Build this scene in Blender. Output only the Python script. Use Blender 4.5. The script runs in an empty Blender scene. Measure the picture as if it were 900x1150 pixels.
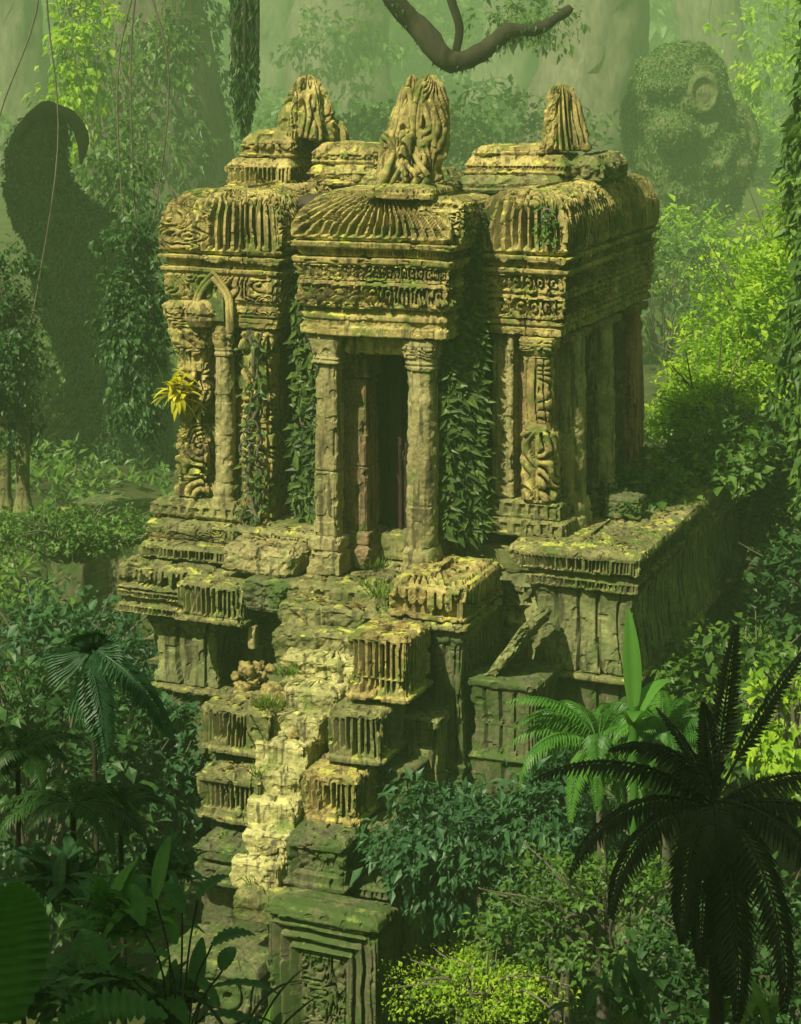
import bpy, math, random
import numpy as np
from mathutils import Vector
sc = bpy.context.scene
COL = sc.collection
rng = np.random.default_rng(7)
random.seed(7)
PI = math.pi
F, HC = 2400.0, 12.2                       # focal length in target pixels, camera height
TH = math.atan(950/2400)
CT, ST = math.cos(TH), math.sin(TH)
OX, OY = 2.1, 28.0                         # front right foot of the temple

def at(px, py, Y):
    return Vector(((px-450)/F*Y, Y, HC-(py-30)/F*Y))
def loc(u, v, z=0.0):
    return Vector((OX+u*CT+v*ST, OY-u*ST+v*CT, z))

# ------------------------------------------------------------------ noise
def _h(i, j, k):
    n = (i*374761393 + j*668265263 + k*2147483647 + 1013904223) & 0xffffffff
    n = ((n ^ (n >> 13))*1274126177) & 0xffffffff
    n = ((n ^ (n >> 16))*2246822519) & 0xffffffff
    return ((n ^ (n >> 15)) & 0xffff)/32767.5-1.0
def noise(x, y, z=0.0):
    x, y, z = np.broadcast_arrays(np.asarray(x, float), np.asarray(y, float), np.asarray(z, float))
    i, j, k = np.floor(x), np.floor(y), np.floor(z)
    a, b, c = x-i, y-j, z-k
    i, j, k = i.astype(np.int64), j.astype(np.int64), k.astype(np.int64)
    a, b, c = a*a*(3-2*a), b*b*(3-2*b), c*c*(3-2*c)
    r = 0
    for di in (0, 1):
        wa = a if di else 1-a
        for dj in (0, 1):
            wb = b if dj else 1-b
            for dk in (0, 1):
                r = r + wa*wb*(c if dk else 1-c)*_h(i+di, j+dj, k+dk)
    return r
def fbm(x, y, z=0.0, o=3):
    r, a = 0, 1.0
    for q in range(o):
        r = r + a*noise(np.asarray(x)*2**q+q*7.1, np.asarray(y)*2**q+q*3.7, np.asarray(z)*2**q)
        a *= .5
    return r
def sm(e0, e1, x):
    t = np.clip((x-e0)/(e1-e0), 0, 1)
    return t*t*(3-2*t)

# ------------------------------------------------------------------ mesh + tagging
def mesh_from(name, V, quads=None, tris=None, smooth=True, rnd=None, ngons=()):
    me = bpy.data.meshes.new(name)
    V = np.asarray(V, np.float32)
    me.vertices.add(len(V)); me.vertices.foreach_set('co', V.ravel())
    L, S, T = [], [], []
    off = 0
    if quads is not None and len(quads):
        q = np.asarray(quads, np.int32); L.append(q.ravel())
        S.append(np.arange(len(q))*4+off); T.append(np.full(len(q), 4)); off += q.size
    if tris is not None and len(tris):
        q = np.asarray(tris, np.int32); L.append(q.ravel())
        S.append(np.arange(len(q))*3+off); T.append(np.full(len(q), 3)); off += q.size
    for g in ngons:
        L.append(np.asarray(g, np.int32)); S.append(np.array([off])); T.append(np.array([len(g)])); off += len(g)
    L = np.concatenate(L); S = np.concatenate(S); T = np.concatenate(T)
    me.loops.add(len(L)); me.loops.foreach_set('vertex_index', L.astype(np.int32))
    me.polygons.add(len(S)); me.polygons.foreach_set('loop_start', S.astype(np.int32))
    me.polygons.foreach_set('loop_total', T.astype(np.int32))
    me.polygons.foreach_set('use_smooth', np.full(len(S), smooth))
    if rnd is not None:
        at_ = me.attributes.new('rnd', 'FLOAT', 'POINT'); at_.data.foreach_set('value', np.asarray(rnd, np.float32))
    me.update(calc_edges=True); me.validate()
    return me
def obj(name, me, mat, parent=None, **tags):
    o = bpy.data.objects.new(name, me); COL.objects.link(o)
    if mat is not None:
        me.materials.clear(); me.materials.append(mat)
    if parent is not None: o.parent = parent
    for k, v in tags.items(): o[k] = v
    return o
def thing(name, label, category, where=(0, 0, 0), rz=0.0, group=None):
    o = bpy.data.objects.new(name, None); COL.objects.link(o)
    o.empty_display_size = .2
    o.location = where; o.rotation_euler = (0, 0, rz); o['label'] = label; o['category'] = category
    if group: o['group'] = group
    return o
class Bag:                                  # collects geometry of ONE part
    def __init__(s): s.V, s.Q, s.T, s.R, s.n = [], [], [], [], 0
    def add(s, V, quads=None, tris=None, rnd=None):
        V = np.asarray(V, float).reshape(-1, 3)
        s.V.append(V)
        if quads is not None: s.Q.append(np.asarray(quads).reshape(-1, 4)+s.n)
        if tris is not None: s.T.append(np.asarray(tris).reshape(-1, 3)+s.n)
        s.R.append(np.full(len(V), .5) if rnd is None else np.broadcast_to(rnd, (len(V),)))
        s.n += len(V)
    def mesh(s, name, smooth=True):
        return mesh_from(name, np.concatenate(s.V), np.concatenate(s.Q) if s.Q else None,
                         np.concatenate(s.T) if s.T else None, smooth, np.concatenate(s.R))

# ------------------------------------------------------------------ carved relief patterns: f(S, L, q, Q) -> metres along the normal
def edge_mask(S, L, q, Q, m=.03, w=.02):
    return sm(m, m+w, S)*sm(m, m+w, L-S)*sm(m, m+w, q)*sm(m, m+w, Q-q)
def comb(w=.075, d=.04, seed=0, lo=.12, hi=.9, lean=0.0):
    def f(S, L, q, Q):
        x = S/w + .45*noise(S/w*.55, seed+.3, q*2) + lean*q/w
        c = np.floor(x); fr = x-c
        l = lo+.16*_h(c.astype(np.int64), seed*0+c.astype(np.int64)*0+seed, c.astype(np.int64)*0)
        h = hi+.07*_h(c.astype(np.int64), c.astype(np.int64)*0+seed+5, c.astype(np.int64)*0)
        t = q/Q
        g = sm(.20, .33, fr)*sm(.20, .33, 1-fr)*1.2
        m = sm(l-.04, l+.06, t)*sm(1-h-.04, 1-h+.05, 1-t)
        return -d*g*m*sm(.02, .05, S)*sm(.02, .05, L-S)
    return f
def curl(f0=7.0, d=.035, seed=0, st=1.0, m=.02):
    f0 = f0*1.5
    def f(S, L, q, Q):
        a = noise(S*f0*.55, q*f0*.55*st, seed+.5); b = noise(S*f0*.55+9, q*f0*.55*st+4, seed+3.5)
        c = noise(S*f0*.33+31, q*f0*.33*st, seed+8.5)
        r = np.sin(2*PI*(1.7*a+1.2*c+S*f0*.36)+2.4*np.sin(2*PI*b))
        r2 = np.abs(noise(S*f0*2+5, q*f0*2, seed+1.5))
        return (d*1.15*(sm(.10, .42, np.abs(r+.15))-1)+d*.35*np.abs(r))*edge_mask(S, L, q, Q, m) + d*.2*(r2-.4)
    return f
def arches(w=.2, d=.04, seed=0):
    def f(S, L, q, Q):
        n = max(1, round(L/w)); ww = L/n
        x = S/ww; c = np.floor(x); x = (x-c-.5)*ww
        y = q-.08*Q
        top = .52*Q
        r = np.hypot(x, np.maximum(0, y-top)*.9)
        ring = .5+.5*np.cos(np.clip(r/(ww*.5), 0, 1.05)*2*PI*1.9)
        h = -d*ring*sm(0, .03, y)
        ros = np.hypot(x, (q-.28*Q)); h = h+d*.7*sm(.28*ww, .16*ww, ros)
        up = sm(.80*Q, .84*Q, q)
        b = -d*.7*(.5+.5*np.sin(S*2*PI/(ww*.33)+.8*noise(S*9, q*9, seed)))
        return (h*(1-up)+b*up)*edge_mask(S, L, q, Q, .015) + d*.3*noise(S*26, q*26, seed)
    return f
def loops(w=.13, d=.035, seed=0):
    def f(S, L, q, Q):
        x = S/w+.3*noise(S*4, seed+.2); c = np.floor(x); fx = (x-c-.5)
        y = q/Q-.5
        lean = .5*_h(c.astype(np.int64), c.astype(np.int64)*0+seed, c.astype(np.int64)*0)
        r = np.hypot(fx+lean*y*.5, y*.85)
        g = .5+.5*np.cos(np.clip(r, 0, .62)*2*PI*3.1)
        return -d*g*edge_mask(S, L, q, Q, .012)+d*.3*noise(S*28, q*28, seed)
    return f
def drape(S0, q0, k=26, d=.04, seed=0):
    def f(S, L, q, Q):
        ang = np.arctan2(S-S0, q0-q+.02)
        x = ang*k/PI+.5*noise(S*3, q*3, seed)
        fr = x-np.floor(x)
        g = sm(.14, .34, fr)*sm(.14, .34, 1-fr)
        e = noise(np.floor(x)*3.3, seed+.7)
        return -d*g*sm(.03+.04*e, .09+.04*e, q)*sm(.02, .05, S)*sm(.02, .05, L-S)
    return f
def drip(w=.09, d=.03, seed=0):             # scalloped hanging tongues
    def f(S, L, q, Q):
        x = S/w+.3*noise(S/w*.6, seed+.4); c = np.floor(x); fx = np.abs(x-c-.5)*2
        e = .62+.3*_h(c.astype(np.int64), c.astype(np.int64)*0+seed, c.astype(np.int64)*0)
        t = 1-q/Q
        inside = sm(e+.06, e-.06, t+fx*fx*.25)*sm(.98, .78, fx)
        return d*(inside-1)*sm(.05, .16, t)*sm(.01, .04, S)*sm(.01, .04, L-S)
    return f
def planks(w=.3, d=.03, seed=0, bow=0.0):
    def f(S, L, q, Q):
        x = S/w+bow*np.sin(PI*q/Q)*.5+.1*noise(S*2, q*2, seed); fr = np.abs(x-np.round(x))
        return -d*sm(.085, .03, fr)+.01*noise(S*3, q*1.2, seed+2)
    return f
def rough(d=.012, seed=0):
    def f(S, L, q, Q): return d*fbm(S*9, q*9, seed)
    return f
def panel(m=.08, d=.03, inner=None):
    def f(S, L, q, Q):
        i = sm(m, m+.02, S)*sm(m, m+.02, L-S)*sm(m, m+.02, q)*sm(m, m+.02, Q-q)
        h = -d*i
        if inner is not None: h = h+i*inner(np.clip(S-m, 0, 99), L-2*m, np.clip(q-m, 0, 99), Q-2*m)
        return h
    return f
def rails(d=.035, w=.11, seed=0):           # nested frames following the edge, as on the big slab
    def f(S, L, q, Q):
        e = np.minimum(np.minimum(S, L-S)*1.0, (Q-q)*1.0)+.02*noise(S*4, q*4, seed)
        g = .5+.5*np.cos(2*PI*e/w)
        inn = sm(.36, .42, e)
        c = curl(6, .05, seed)(S, L, q, Q)
        return -d*g*sm(.0, .05, e)*(1-inn)+inn*(c*sm(.35, .7, q/Q)-d)
    return f

GAIN = 2.0
def whole(fn, prof):        # run a pattern continuously over all segments of a profile
    ls = [math.hypot(prof[i+1][0]-prof[i][0], prof[i+1][1]-prof[i][1]) for i in range(len(prof)-1)]
    T = sum(ls); out = {}
    for i in range(len(ls)):
        s0 = sum(ls[:i])
        out[i] = (lambda s0: (lambda S, L, q, Q: fn(S, L, q+s0, T)))(s0)
    return out
# ------------------------------------------------------------------ lofted carved stone
def rows_of(prof, res, soft=2):
    O, Z, G, q, Q = [], [], [], [], []
    for i in range(len(prof)-1):
        (o0, z0), (o1, z1) = prof[i], prof[i+1]
        l = math.hypot(o1-o0, z1-z0); n = max(2, int(math.ceil(l/res)))
        last = i == len(prof)-2
        t = np.linspace(0, 1, n+1)[: None if last else -1]
        O.append(o0+(o1-o0)*t); Z.append(z0+(z1-z0)*t); G.append(np.full(len(t), i)); q.append(l*t); Q.append(np.full(len(t), l))
    O, Z, G, q, Q = map(np.concatenate, (O, Z, G, q, Q))
    for _ in range(soft):
        O[1:-1] = .25*O[:-2]+.5*O[1:-1]+.25*O[2:]; Z[1:-1] = .25*Z[:-2]+.5*Z[1:-1]+.25*Z[2:]
    dO, dZ = np.gradient(O), np.gradient(Z); l = np.hypot(dO, dZ)+1e-9
    return O, Z, G, q, Q, dZ/l, -dO/l
def loft_rect(u0, u1, v0, v1, prof, pats={}, res=.018, amp=.012, big=.02, chip=.03, seed=0, back=4, soft=1, sides=None, joints=0, lean=0.0):
    """closed stone with a rectangular plan; prof = [(outset, z)...] bottom to top; pats = {segment: pattern}; sides = which of 0 front, 1 right, 2 back, 3 left carry patterns"""
    O, Z, G, q, Q, nO, nZ = rows_of(prof, res, soft)
    cols = []
    for fc, L in enumerate((u1-u0, v1-v0, u1-u0, v1-v0)):
        r = res if fc < 2 else res*back
        n = max(3, int(math.ceil(L/r))); a = np.arange(n)/n
        cols.append(np.stack([np.full(n, fc), a, a*L, np.full(n, L)]))
    fc, a, S, L = np.concatenate(cols, 1)
    R, C = len(O), len(a)
    half = min(u1-u0, v1-v0)/2-.004
    d = np.zeros((R, C))
    cx, cy = (u0+u1)/2, (v0+v1)/2
    for g, fn in pats.items():
        ri = np.where(G == g)[0]
        for side in ((0, 1) if sides is None else sides):
            ci = np.where(fc == side)[0]
            if len(ri) and len(ci):
                SS, qq = np.meshgrid(S[ci], q[ri])
                d[np.ix_(ri, ci)] += GAIN*fn(SS, L[ci][0], qq, Q[ri][0])
    ed = np.minimum(S, L-S)
    oo0 = np.maximum(O[:, None]+0*d, -half)
    def place(oo):
        P = np.zeros((R, C, 2)); A = a[None, :]
        for side, (p, r) in enumerate((((u0, v0, -1, -1), (u1, v0, 1, -1)), ((u1, v0, 1, -1), (u1, v1, 1, 1)), ((u1, v1, 1, 1), (u0, v1, -1, 1)), ((u0, v1, -1, 1), (u0, v0, -1, -1)))):
            ci = fc == side
            o_ = oo[:, ci]
            P[:, ci, 0] = (p[0]+p[2]*o_)*(1-A[:, ci])+(r[0]+r[2]*o_)*A[:, ci]
            P[:, ci, 1] = (p[1]+p[3]*o_)*(1-A[:, ci])+(r[1]+r[3]*o_)*A[:, ci]
        return P
    P = place(oo0)
    X, Y, ZZ = P[..., 0], P[..., 1], Z[:, None]+0*d
    d += amp*.25*fbm(X*6+seed, Y*6, ZZ*6, 2)+amp*.45*noise(X*26+seed, Y*26, ZZ*26)
    d -= amp*1.8*sm(.38, .46, noise(X*9+seed, Y*9+9, ZZ*9))
    crk = np.abs(noise(X*1.7+seed*1.3, Y*1.7, ZZ*1.7+seed)+.15*noise(X*9, Y*9, ZZ*9))
    d -= .022*sm(.022, .006, crk)*sm(-.1, .2, noise(X*1.1+50, Y*1.1+seed, ZZ*1.1))
    if joints:
        for side in (0, 1):
            ci = np.where(fc == side)[0]; LL = L[ci][0]; nj = int(LL/joints)
            for t_ in range(1, nj+1):
                sj = LL*t_/(nj+1)+.12*_h(np.int64(t_), np.int64(seed), np.int64(side))
                d[:, ci] -= .028*sm(.013, .004, np.abs(S[ci]-sj))[None, :]
    cn = noise(X*5, Y*5+seed, ZZ*5)+.4*noise(X*15, Y*15+seed, ZZ*15)
    d -= chip*(np.exp(-ed[None, :]/.02)*.45+np.exp(-ed[None, :]/.05)*1.5*sm(.30, .40, cn))*(O[:, None] > -half*.5)
    oo = np.maximum(O[:, None]+d*nO[:, None], -half)
    P = place(oo)
    ZZ = ZZ+d*nZ[:, None]
    bx = big*.6*noise(X*1.3+seed, Y*1.3, ZZ*1.3); by = big*.6*noise(X*1.3+40, Y*1.3+seed, ZZ*1.3); bz = big*.8*noise(X*1.1+80, Y*1.1+seed, ZZ*.6)
    V = np.stack([P[..., 0]+bx+lean*(ZZ-prof[0][1]), P[..., 1]+by, ZZ+bz], -1).reshape(-1, 3)
    i, j = np.meshgrid(np.arange(R-1), np.arange(C), indexing='ij'); j2 = (j+1) % C
    quads = np.stack([i*C+j, i*C+j2, (i+1)*C+j2, (i+1)*C+j], -1).reshape(-1, 4)
    return V, quads, [list(range(C))[::-1], list(range((R-1)*C, R*C))]
def stone(name, parent, mat, u0, u1, v0, v1, prof, pats={}, origin=None, label=None, **kw):
    V, Qd, ng = loft_rect(u0, u1, v0, v1, prof, pats, **kw)
    if origin is not None: V = V-np.array(origin)
    me = mesh_from(name, V, Qd, ngons=ng, smooth=False)
    o = obj(name, me, mat, parent)
    if label: o['label'] = label
    return o
def loft_round(cx, cy, prof, pats={}, res=.02, amp=.008, seed=0, sx=1., sy=1., sq=2.0, bend=None, soft=1, big=.008):
    O, Z, G, q, Q, nO, nZ = rows_of(prof, res, soft)
    rm = max(p[0] for p in prof); C = max(12, int(2*PI*rm/res)); th = np.arange(C)/C*2*PI-PI/2
    R = len(O); d = np.zeros((R, C))
    T = (th+PI/2+0)[None, :]*rm
    for g, fn in pats.items():
        ri = np.where(G == g)[0]
        if len(ri):
            SS, qq = np.meshgrid(T[0], q[ri]); d[ri] += GAIN*fn(SS, 2*PI*rm, qq, Q[ri][0])
    ct, s_ = np.cos(th), np.sin(th)
    k = (np.abs(ct)**sq+np.abs(s_)**sq)**(-1/sq)
    X = cx+O[:, None]*ct*k*sx; Y = cy+O[:, None]*s_*k*sy; ZZ = Z[:, None]+0*X
    d += amp*.3*fbm(X*5+seed, Y*5, ZZ*5)+amp*.4*noise(X*24+seed, Y*24, ZZ*24) - amp*2*sm(.4, .55, noise(X*7, Y*7+seed, ZZ*7))
    r = np.maximum(.004, O[:, None]+d*nO[:, None])
    bx = big*noise(ZZ*1.5, seed+.3, 0*ZZ)
    X = cx+r*ct*k*sx+bx; Y = cy+r*s_*k*sy+big*noise(ZZ*1.5, seed+5.3, 0*ZZ); ZZ = ZZ+d*nZ[:, None]
    if bend is not None: X, Y = bend(X, Y, ZZ)
    V = np.stack([X, Y, ZZ], -1).reshape(-1, 3)
    i, j = np.meshgrid(np.arange(R-1), np.arange(C), indexing='ij'); j2 = (j+1) % C
    return V, np.stack([i*C+j, i*C+j2, (i+1)*C+j2, (i+1)*C+j], -1).reshape(-1, 4), [list(range(C))[::-1], list(range((R-1)*C, R*C))]
def rstone(name, parent, mat, cx, cy, prof, pats={}, origin=None, label=None, **kw):
    V, Qd, ng = loft_round(cx, cy, prof, pats, **kw)
    if origin is not None: V = V-np.array(origin)
    o = obj(name, mesh_from(name, V, Qd, ngons=ng, smooth=False), mat, parent)
    if label: o['label'] = label
    return o

# ------------------------------------------------------------------ tubes and foliage
def tube(bag, pts, rad, n=8, seed=0, rough_=0.0, rnd=.5):
    pts = np.asarray([tuple(p) for p in pts], float); m = len(pts)
    rad = np.broadcast_to(np.asarray(rad, float), (m,))
    t = np.gradient(pts, axis=0); t /= np.linalg.norm(t, axis=1)[:, None]+1e-9
    ref = np.array([0, 0, 1.]) if abs(t[:, 2]).mean() < .8 else np.array([0, 1., 0])
    a = np.cross(t, ref); a /= np.linalg.norm(a, axis=1)[:, None]+1e-9; b = np.cross(t, a)
    th = np.arange(n)/n*2*PI
    rr = rad[:, None]*np.ones(n)
    P0 = pts[:, None, :]+(a[:, None, :]*np.cos(th)[None, :, None]+b[:, None, :]*np.sin(th)[None, :, None])*rr[..., None]
    if rough_:
        k = 1+rough_*fbm(P0[..., 0]*2+seed, P0[..., 1]*2, P0[..., 2]*.5)
        P0 = pts[:, None, :]+(P0-pts[:, None, :])*k[..., None]
    i, j = np.meshgrid(np.arange(m-1), np.arange(n), indexing='ij'); j2 = (j+1) % n
    bag.add(P0.reshape(-1, 3), np.stack([i*n+j, i*n+j2, (i+1)*n+j2, (i+1)*n+j], -1).reshape(-1, 4), rnd=rnd)
def spline(ctrl, n):
    c = np.asarray([tuple(p) for p in ctrl], float); c = np.vstack([2*c[0]-c[1], c, 2*c[-1]-c[-2]])
    out = []
    segs = len(c)-3
    for t in np.linspace(0, segs-1e-6, n):
        i = int(t); f = t-i; p0, p1, p2, p3 = c[i:i+4]
        out.append(.5*((2*p1)+(-p0+p2)*f+(2*p0-5*p1+4*p2-p3)*f*f+(-p0+3*p1-3*p2+p3)*f**3))
    return np.array(out)
LEAF = np.array([[0, 0, 0], [.5, .42, .10], [0, .48, 0], [-.5, .42, .10], [0, 1, -.12]])
LEAFT = np.array([[0, 1, 2], [2, 1, 4], [0, 2, 3], [3, 2, 4]])
def leaves(bag, P, D, N, length, width, rnd=None):
    """one folded leaf at each point P, pointing along D with upper side N"""
    n = len(P)
    D = D/(np.linalg.norm(D, axis=1)[:, None]+1e-9)
    X = np.cross(D, N); X /= np.linalg.norm(X, axis=1)[:, None]+1e-9; N = np.cross(X, D)
    length = np.broadcast_to(length, (n,)); width = np.broadcast_to(width, (n,))
    V = P[:, None, :]+X[:, None, :]*(LEAF[None, :, 0, None]*width[:, None, None])+D[:, None, :]*(LEAF[None, :, 1, None]*length[:, None, None])+N[:, None, :]*(LEAF[None, :, 2, None]*length[:, None, None])
    T = LEAFT[None]+(np.arange(n)*5)[:, None, None]
    if rnd is None: rnd = rng.random(n)
    bag.add(V.reshape(-1, 3), tris=T.reshape(-1, 3), rnd=np.repeat(rnd, 5))
def unit(n):
    v = rng.normal(size=(n, 3)); return v/np.linalg.norm(v, axis=1)[:, None]
def crown(bag, c, r, clumps, per, ll, cr=.35, aspect=.5, droop=.5, shell=.55, seed=0, hemi=False, lump=.35):
    """clumps of leaves through an ellipsoid with an uneven outline"""
    c = np.array(tuple(c), float); r = np.array(r, float)
    u = unit(clumps)
    if hemi: u[:, 2] = np.abs(u[:, 2])
    rad = (shell+(1-shell)*rng.random(clumps))*(1+lump*fbm(u[:, 0]*2+seed, u[:, 1]*2, u[:, 2]*2))
    C = c+u*r*rad[:, None]
    tone = rng.random(clumps)
    o = unit(clumps*per)*(rng.random(clumps*per)**.5)[:, None]*cr*(.6+.8*np.repeat(rng.random(clumps), per))[:, None]
    P = np.repeat(C, per, 0)+o*np.array([1, 1, .7])
    out = np.repeat(u, per, 0)
    D = out*.7+unit(len(P))*.9+np.array([0, 0, -droop])
    N = np.array([0, 0, 1.])+unit(len(P))*.6+out*.4
    sz = ll*np.repeat(.65+.7*rng.random(clumps), per)*(.4+1.2*rng.random(len(P))**1.3)
    leaves(bag, P, D, N, sz, sz*aspect*(.6+.7*rng.random(len(P))), np.clip(np.repeat(tone, per)*.7+rng.random(len(P))*.3, 0, 1))
def frond(bag, base, yaw, elev, length, droop, n=34, ll=.3, lw=.05, stem=.012, fold=.5, taper=1.6, rnd=.5, start=.08, hang=.25):
    m = 26; t = np.linspace(0, 1, m); ds = length/(m-1)
    e = elev-droop*t**1.15
    step = np.stack([np.cos(e)*math.cos(yaw), np.cos(e)*math.sin(yaw), np.sin(e)], -1)*ds
    P = np.array(tuple(base))+np.vstack([[0, 0, 0], np.cumsum(step[:-1], 0)])
    tube(bag, P, stem*(1-.8*t), 5, rnd=rnd*.6)
    k = np.linspace(start, .995, n); x = [np.interp(k, t, P[:, a]) for a in range(3)]; Pk = np.stack(x, -1)
    Tk = np.stack([np.interp(k, t, step[:, a]) for a in range(3)], -1)/ds
    side = np.array([-math.sin(yaw), math.cos(yaw), 0]); up = np.cross(Tk, side)*-1
    up = np.where(up[:, 2:3] < 0, -up, up)
    L = ll*np.minimum(1, (k-start)*7+.35)*(1-k**taper*.82)
    for s in (-1, 1):
        D = side*s*(1-.0*fold)+Tk*(.35+.5*k[:, None])+up*(.15*fold)+np.array([0, 0, -hang])+unit(len(k))*.06
        leaves(bag, Pk, D, up+unit(len(k))*.12, L*(.9+.2*rng.random(n)), lw, np.clip(rnd+.25*(rng.random(n)-.5), 0, 1))
def blade(bag, base, yaw, elev, length, width, droop, m=14, fold=.12, rnd=.5, ribs=0, tilt=0.0, tear=0.0, wave=.0):
    """a broad leaf built as a strip with a midrib fold"""
    t = np.linspace(0, 1, m); ds = length/(m-1); e = elev-droop*t**1.2
    step = np.stack([np.cos(e)*math.cos(yaw), np.cos(e)*math.sin(yaw), np.sin(e)], -1)*ds
    P = np.array(tuple(base))+np.vstack([[0, 0, 0], np.cumsum(step[:-1], 0)])
    side = np.array([-math.sin(yaw), math.cos(yaw), 0]); T = step/ds; up = np.cross(T, side); up = np.where(up[:, 2:3] < 0, -up, up)
    side = side*math.cos(tilt)+up*math.sin(tilt)
    w = width*.5*np.sin(PI*np.clip(t*.93+.05, 0, 1))**.75*(1-.3*t); w[-1] = .002
    c = np.linspace(-1, 1, 7)
    rib = (np.cos(t*2*PI*ribs)*wave if ribs else 0*t)
    V = P[:, None, :]+side*(c[None, :, None]*w[:, None, None]) if side.ndim == 1 else P[:, None, :]+side[:, None, :]*(c[None, :, None]*w[:, None, None])
    V = V+up[:, None, :]*((np.abs(c)[None, :]*fold-fold*.9*c[None, :]**2*.6)*w[:, None]*2+rib[:, None]*np.abs(c)[None, :]*w[:, None])[..., None]
    i, j = np.meshgrid(np.arange(m-1), np.arange(6), indexing='ij')
    if tear:
        keep = rng.random(i.shape) > tear*(np.abs(j-2.5) > 1.6); i, j = i[keep], j[keep]
    bag.add(V.reshape(-1, 3), np.stack([i*7+j, i*7+j+1, (i+1)*7+j+1, (i+1)*7+j], -1).reshape(-1, 4), rnd=rnd)
    return P

# ------------------------------------------------------------------ materials
def new_mat(name):
    m = bpy.data.materials.new(name); m.use_nodes = True; nt = m.node_tree; nt.nodes.clear()
    return m, nt, nt.nodes, nt.links
def ramp(N, pts, interp='LINEAR'):
    r = N.new('ShaderNodeValToRGB'); cr = r.color_ramp; cr.interpolation = interp
    cr.elements[0].position, cr.elements[0].color = pts[0][0], (*pts[0][1], 1)
    cr.elements[1].position, cr.elements[1].color = pts[-1][0], (*pts[-1][1], 1)
    for p, c in pts[1:-1]:
        e = cr.elements.new(p); e.color = (*c, 1)
    return r
def mixc(N, L, fac, a, b):
    m = N.new('ShaderNodeMix'); m.data_type = 'RGBA'
    L.new(fac, m.inputs[0])
    for s, x in ((6, a), (7, b)):
        if isinstance(x, tuple): m.inputs[s].default_value = (*x, 1)
        else: L.new(x, m.inputs[s])
    return m.outputs[2]
def ntex(N, L, co, scale, detail=5, rough_=.6, stretch=None):
    t = N.new('ShaderNodeTexNoise'); t.inputs['Scale'].default_value = scale; t.inputs['Detail'].default_value = detail; t.inputs['Roughness'].default_value = rough_
    if stretch:
        mp = N.new('ShaderNodeMapping'); mp.inputs['Scale'].default_value = stretch; L.new(co, mp.inputs[0]); co = mp.outputs[0]
    L.new(co, t.inputs['Vector']); return t.outputs['Fac']
def stone_mat(name, a, b, c, moss=(.10, .13, .03), moss_lo=.52, lichen=(.42, .40, .07), lich_lo=.62, bump=.35):
    m, nt, N, L = new_mat(name)
    out = N.new('ShaderNodeOutputMaterial'); bs = N.new('ShaderNodeBsdfPrincipled'); L.new(bs.outputs[0], out.inputs[0])
    bs.inputs['Roughness'].default_value = .88; bs.inputs['Specular IOR Level'].default_value = .25
    co = N.new('ShaderNodeTexCoord').outputs['Object']
    n1 = ntex(N, L, co, 1.7, 6, .65); r1 = ramp(N, [(.3, a), (.5, b), (.7, c)]); L.new(n1, r1.inputs[0])
    fine = ntex(N, L, co, 23, 6, .75); rf = ramp(N, [(.3, (.55, .55, .55)), (.62, (1.15, 1.15, 1.15))]); L.new(fine, rf.inputs[0])
    mu = N.new('ShaderNodeMix'); mu.data_type = 'RGBA'; mu.blend_type = 'MULTIPLY'; mu.inputs[0].default_value = 1
    L.new(r1.outputs[0], mu.inputs[6]); L.new(rf.outputs[0], mu.inputs[7])
    # rain streaks
    st = ntex(N, L, co, 3.2, 4, .6, (3.5, 3.5, .35)); rs = ramp(N, [(.52, (0, 0, 0)), (.62, (.8, .8, .8))]); L.new(st, rs.inputs[0])
    col = mixc(N, L, rs.outputs[0], mu.outputs[2], (.045, .040, .022))
    nm = ntex(N, L, co, 2.3, 7, .72); rm_ = ramp(N, [(moss_lo, (0, 0, 0)), (moss_lo+.1, (.9, .9, .9))]); L.new(nm, rm_.inputs[0])
    col = mixc(N, L, rm_.outputs[0], col, moss)
    # lichen grows on the faces turned up
    ge = N.new('ShaderNodeNewGeometry'); sx = N.new('ShaderNodeSeparateXYZ'); L.new(ge.outputs['Normal'], sx.inputs[0])
    nl = ntex(N, L, co, 3.9, 6, .7)
    ma = N.new('ShaderNodeMath'); ma.operation = 'MULTIPLY_ADD'; L.new(sx.outputs[2], ma.inputs[0]); ma.inputs[1].default_value = .16; L.new(nl, ma.inputs[2])
    rl = ramp(N, [(lich_lo, (0, 0, 0)), (lich_lo+.09, (1, 1, 1))]); L.new(ma.outputs[0], rl.inputs[0])
    col = mixc(N, L, rl.outputs[0], col, lichen)
    L.new(col, bs.inputs['Base Color'])
    bn = ntex(N, L, co, 38, 8, .8); bm = N.new('ShaderNodeBump'); bm.inputs['Strength'].default_value = bump; bm.inputs['Distance'].default_value = .03
    L.new(bn, bm.inputs['Height']); L.new(bm.outputs[0], bs.inputs['Normal'])
    return m
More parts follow.
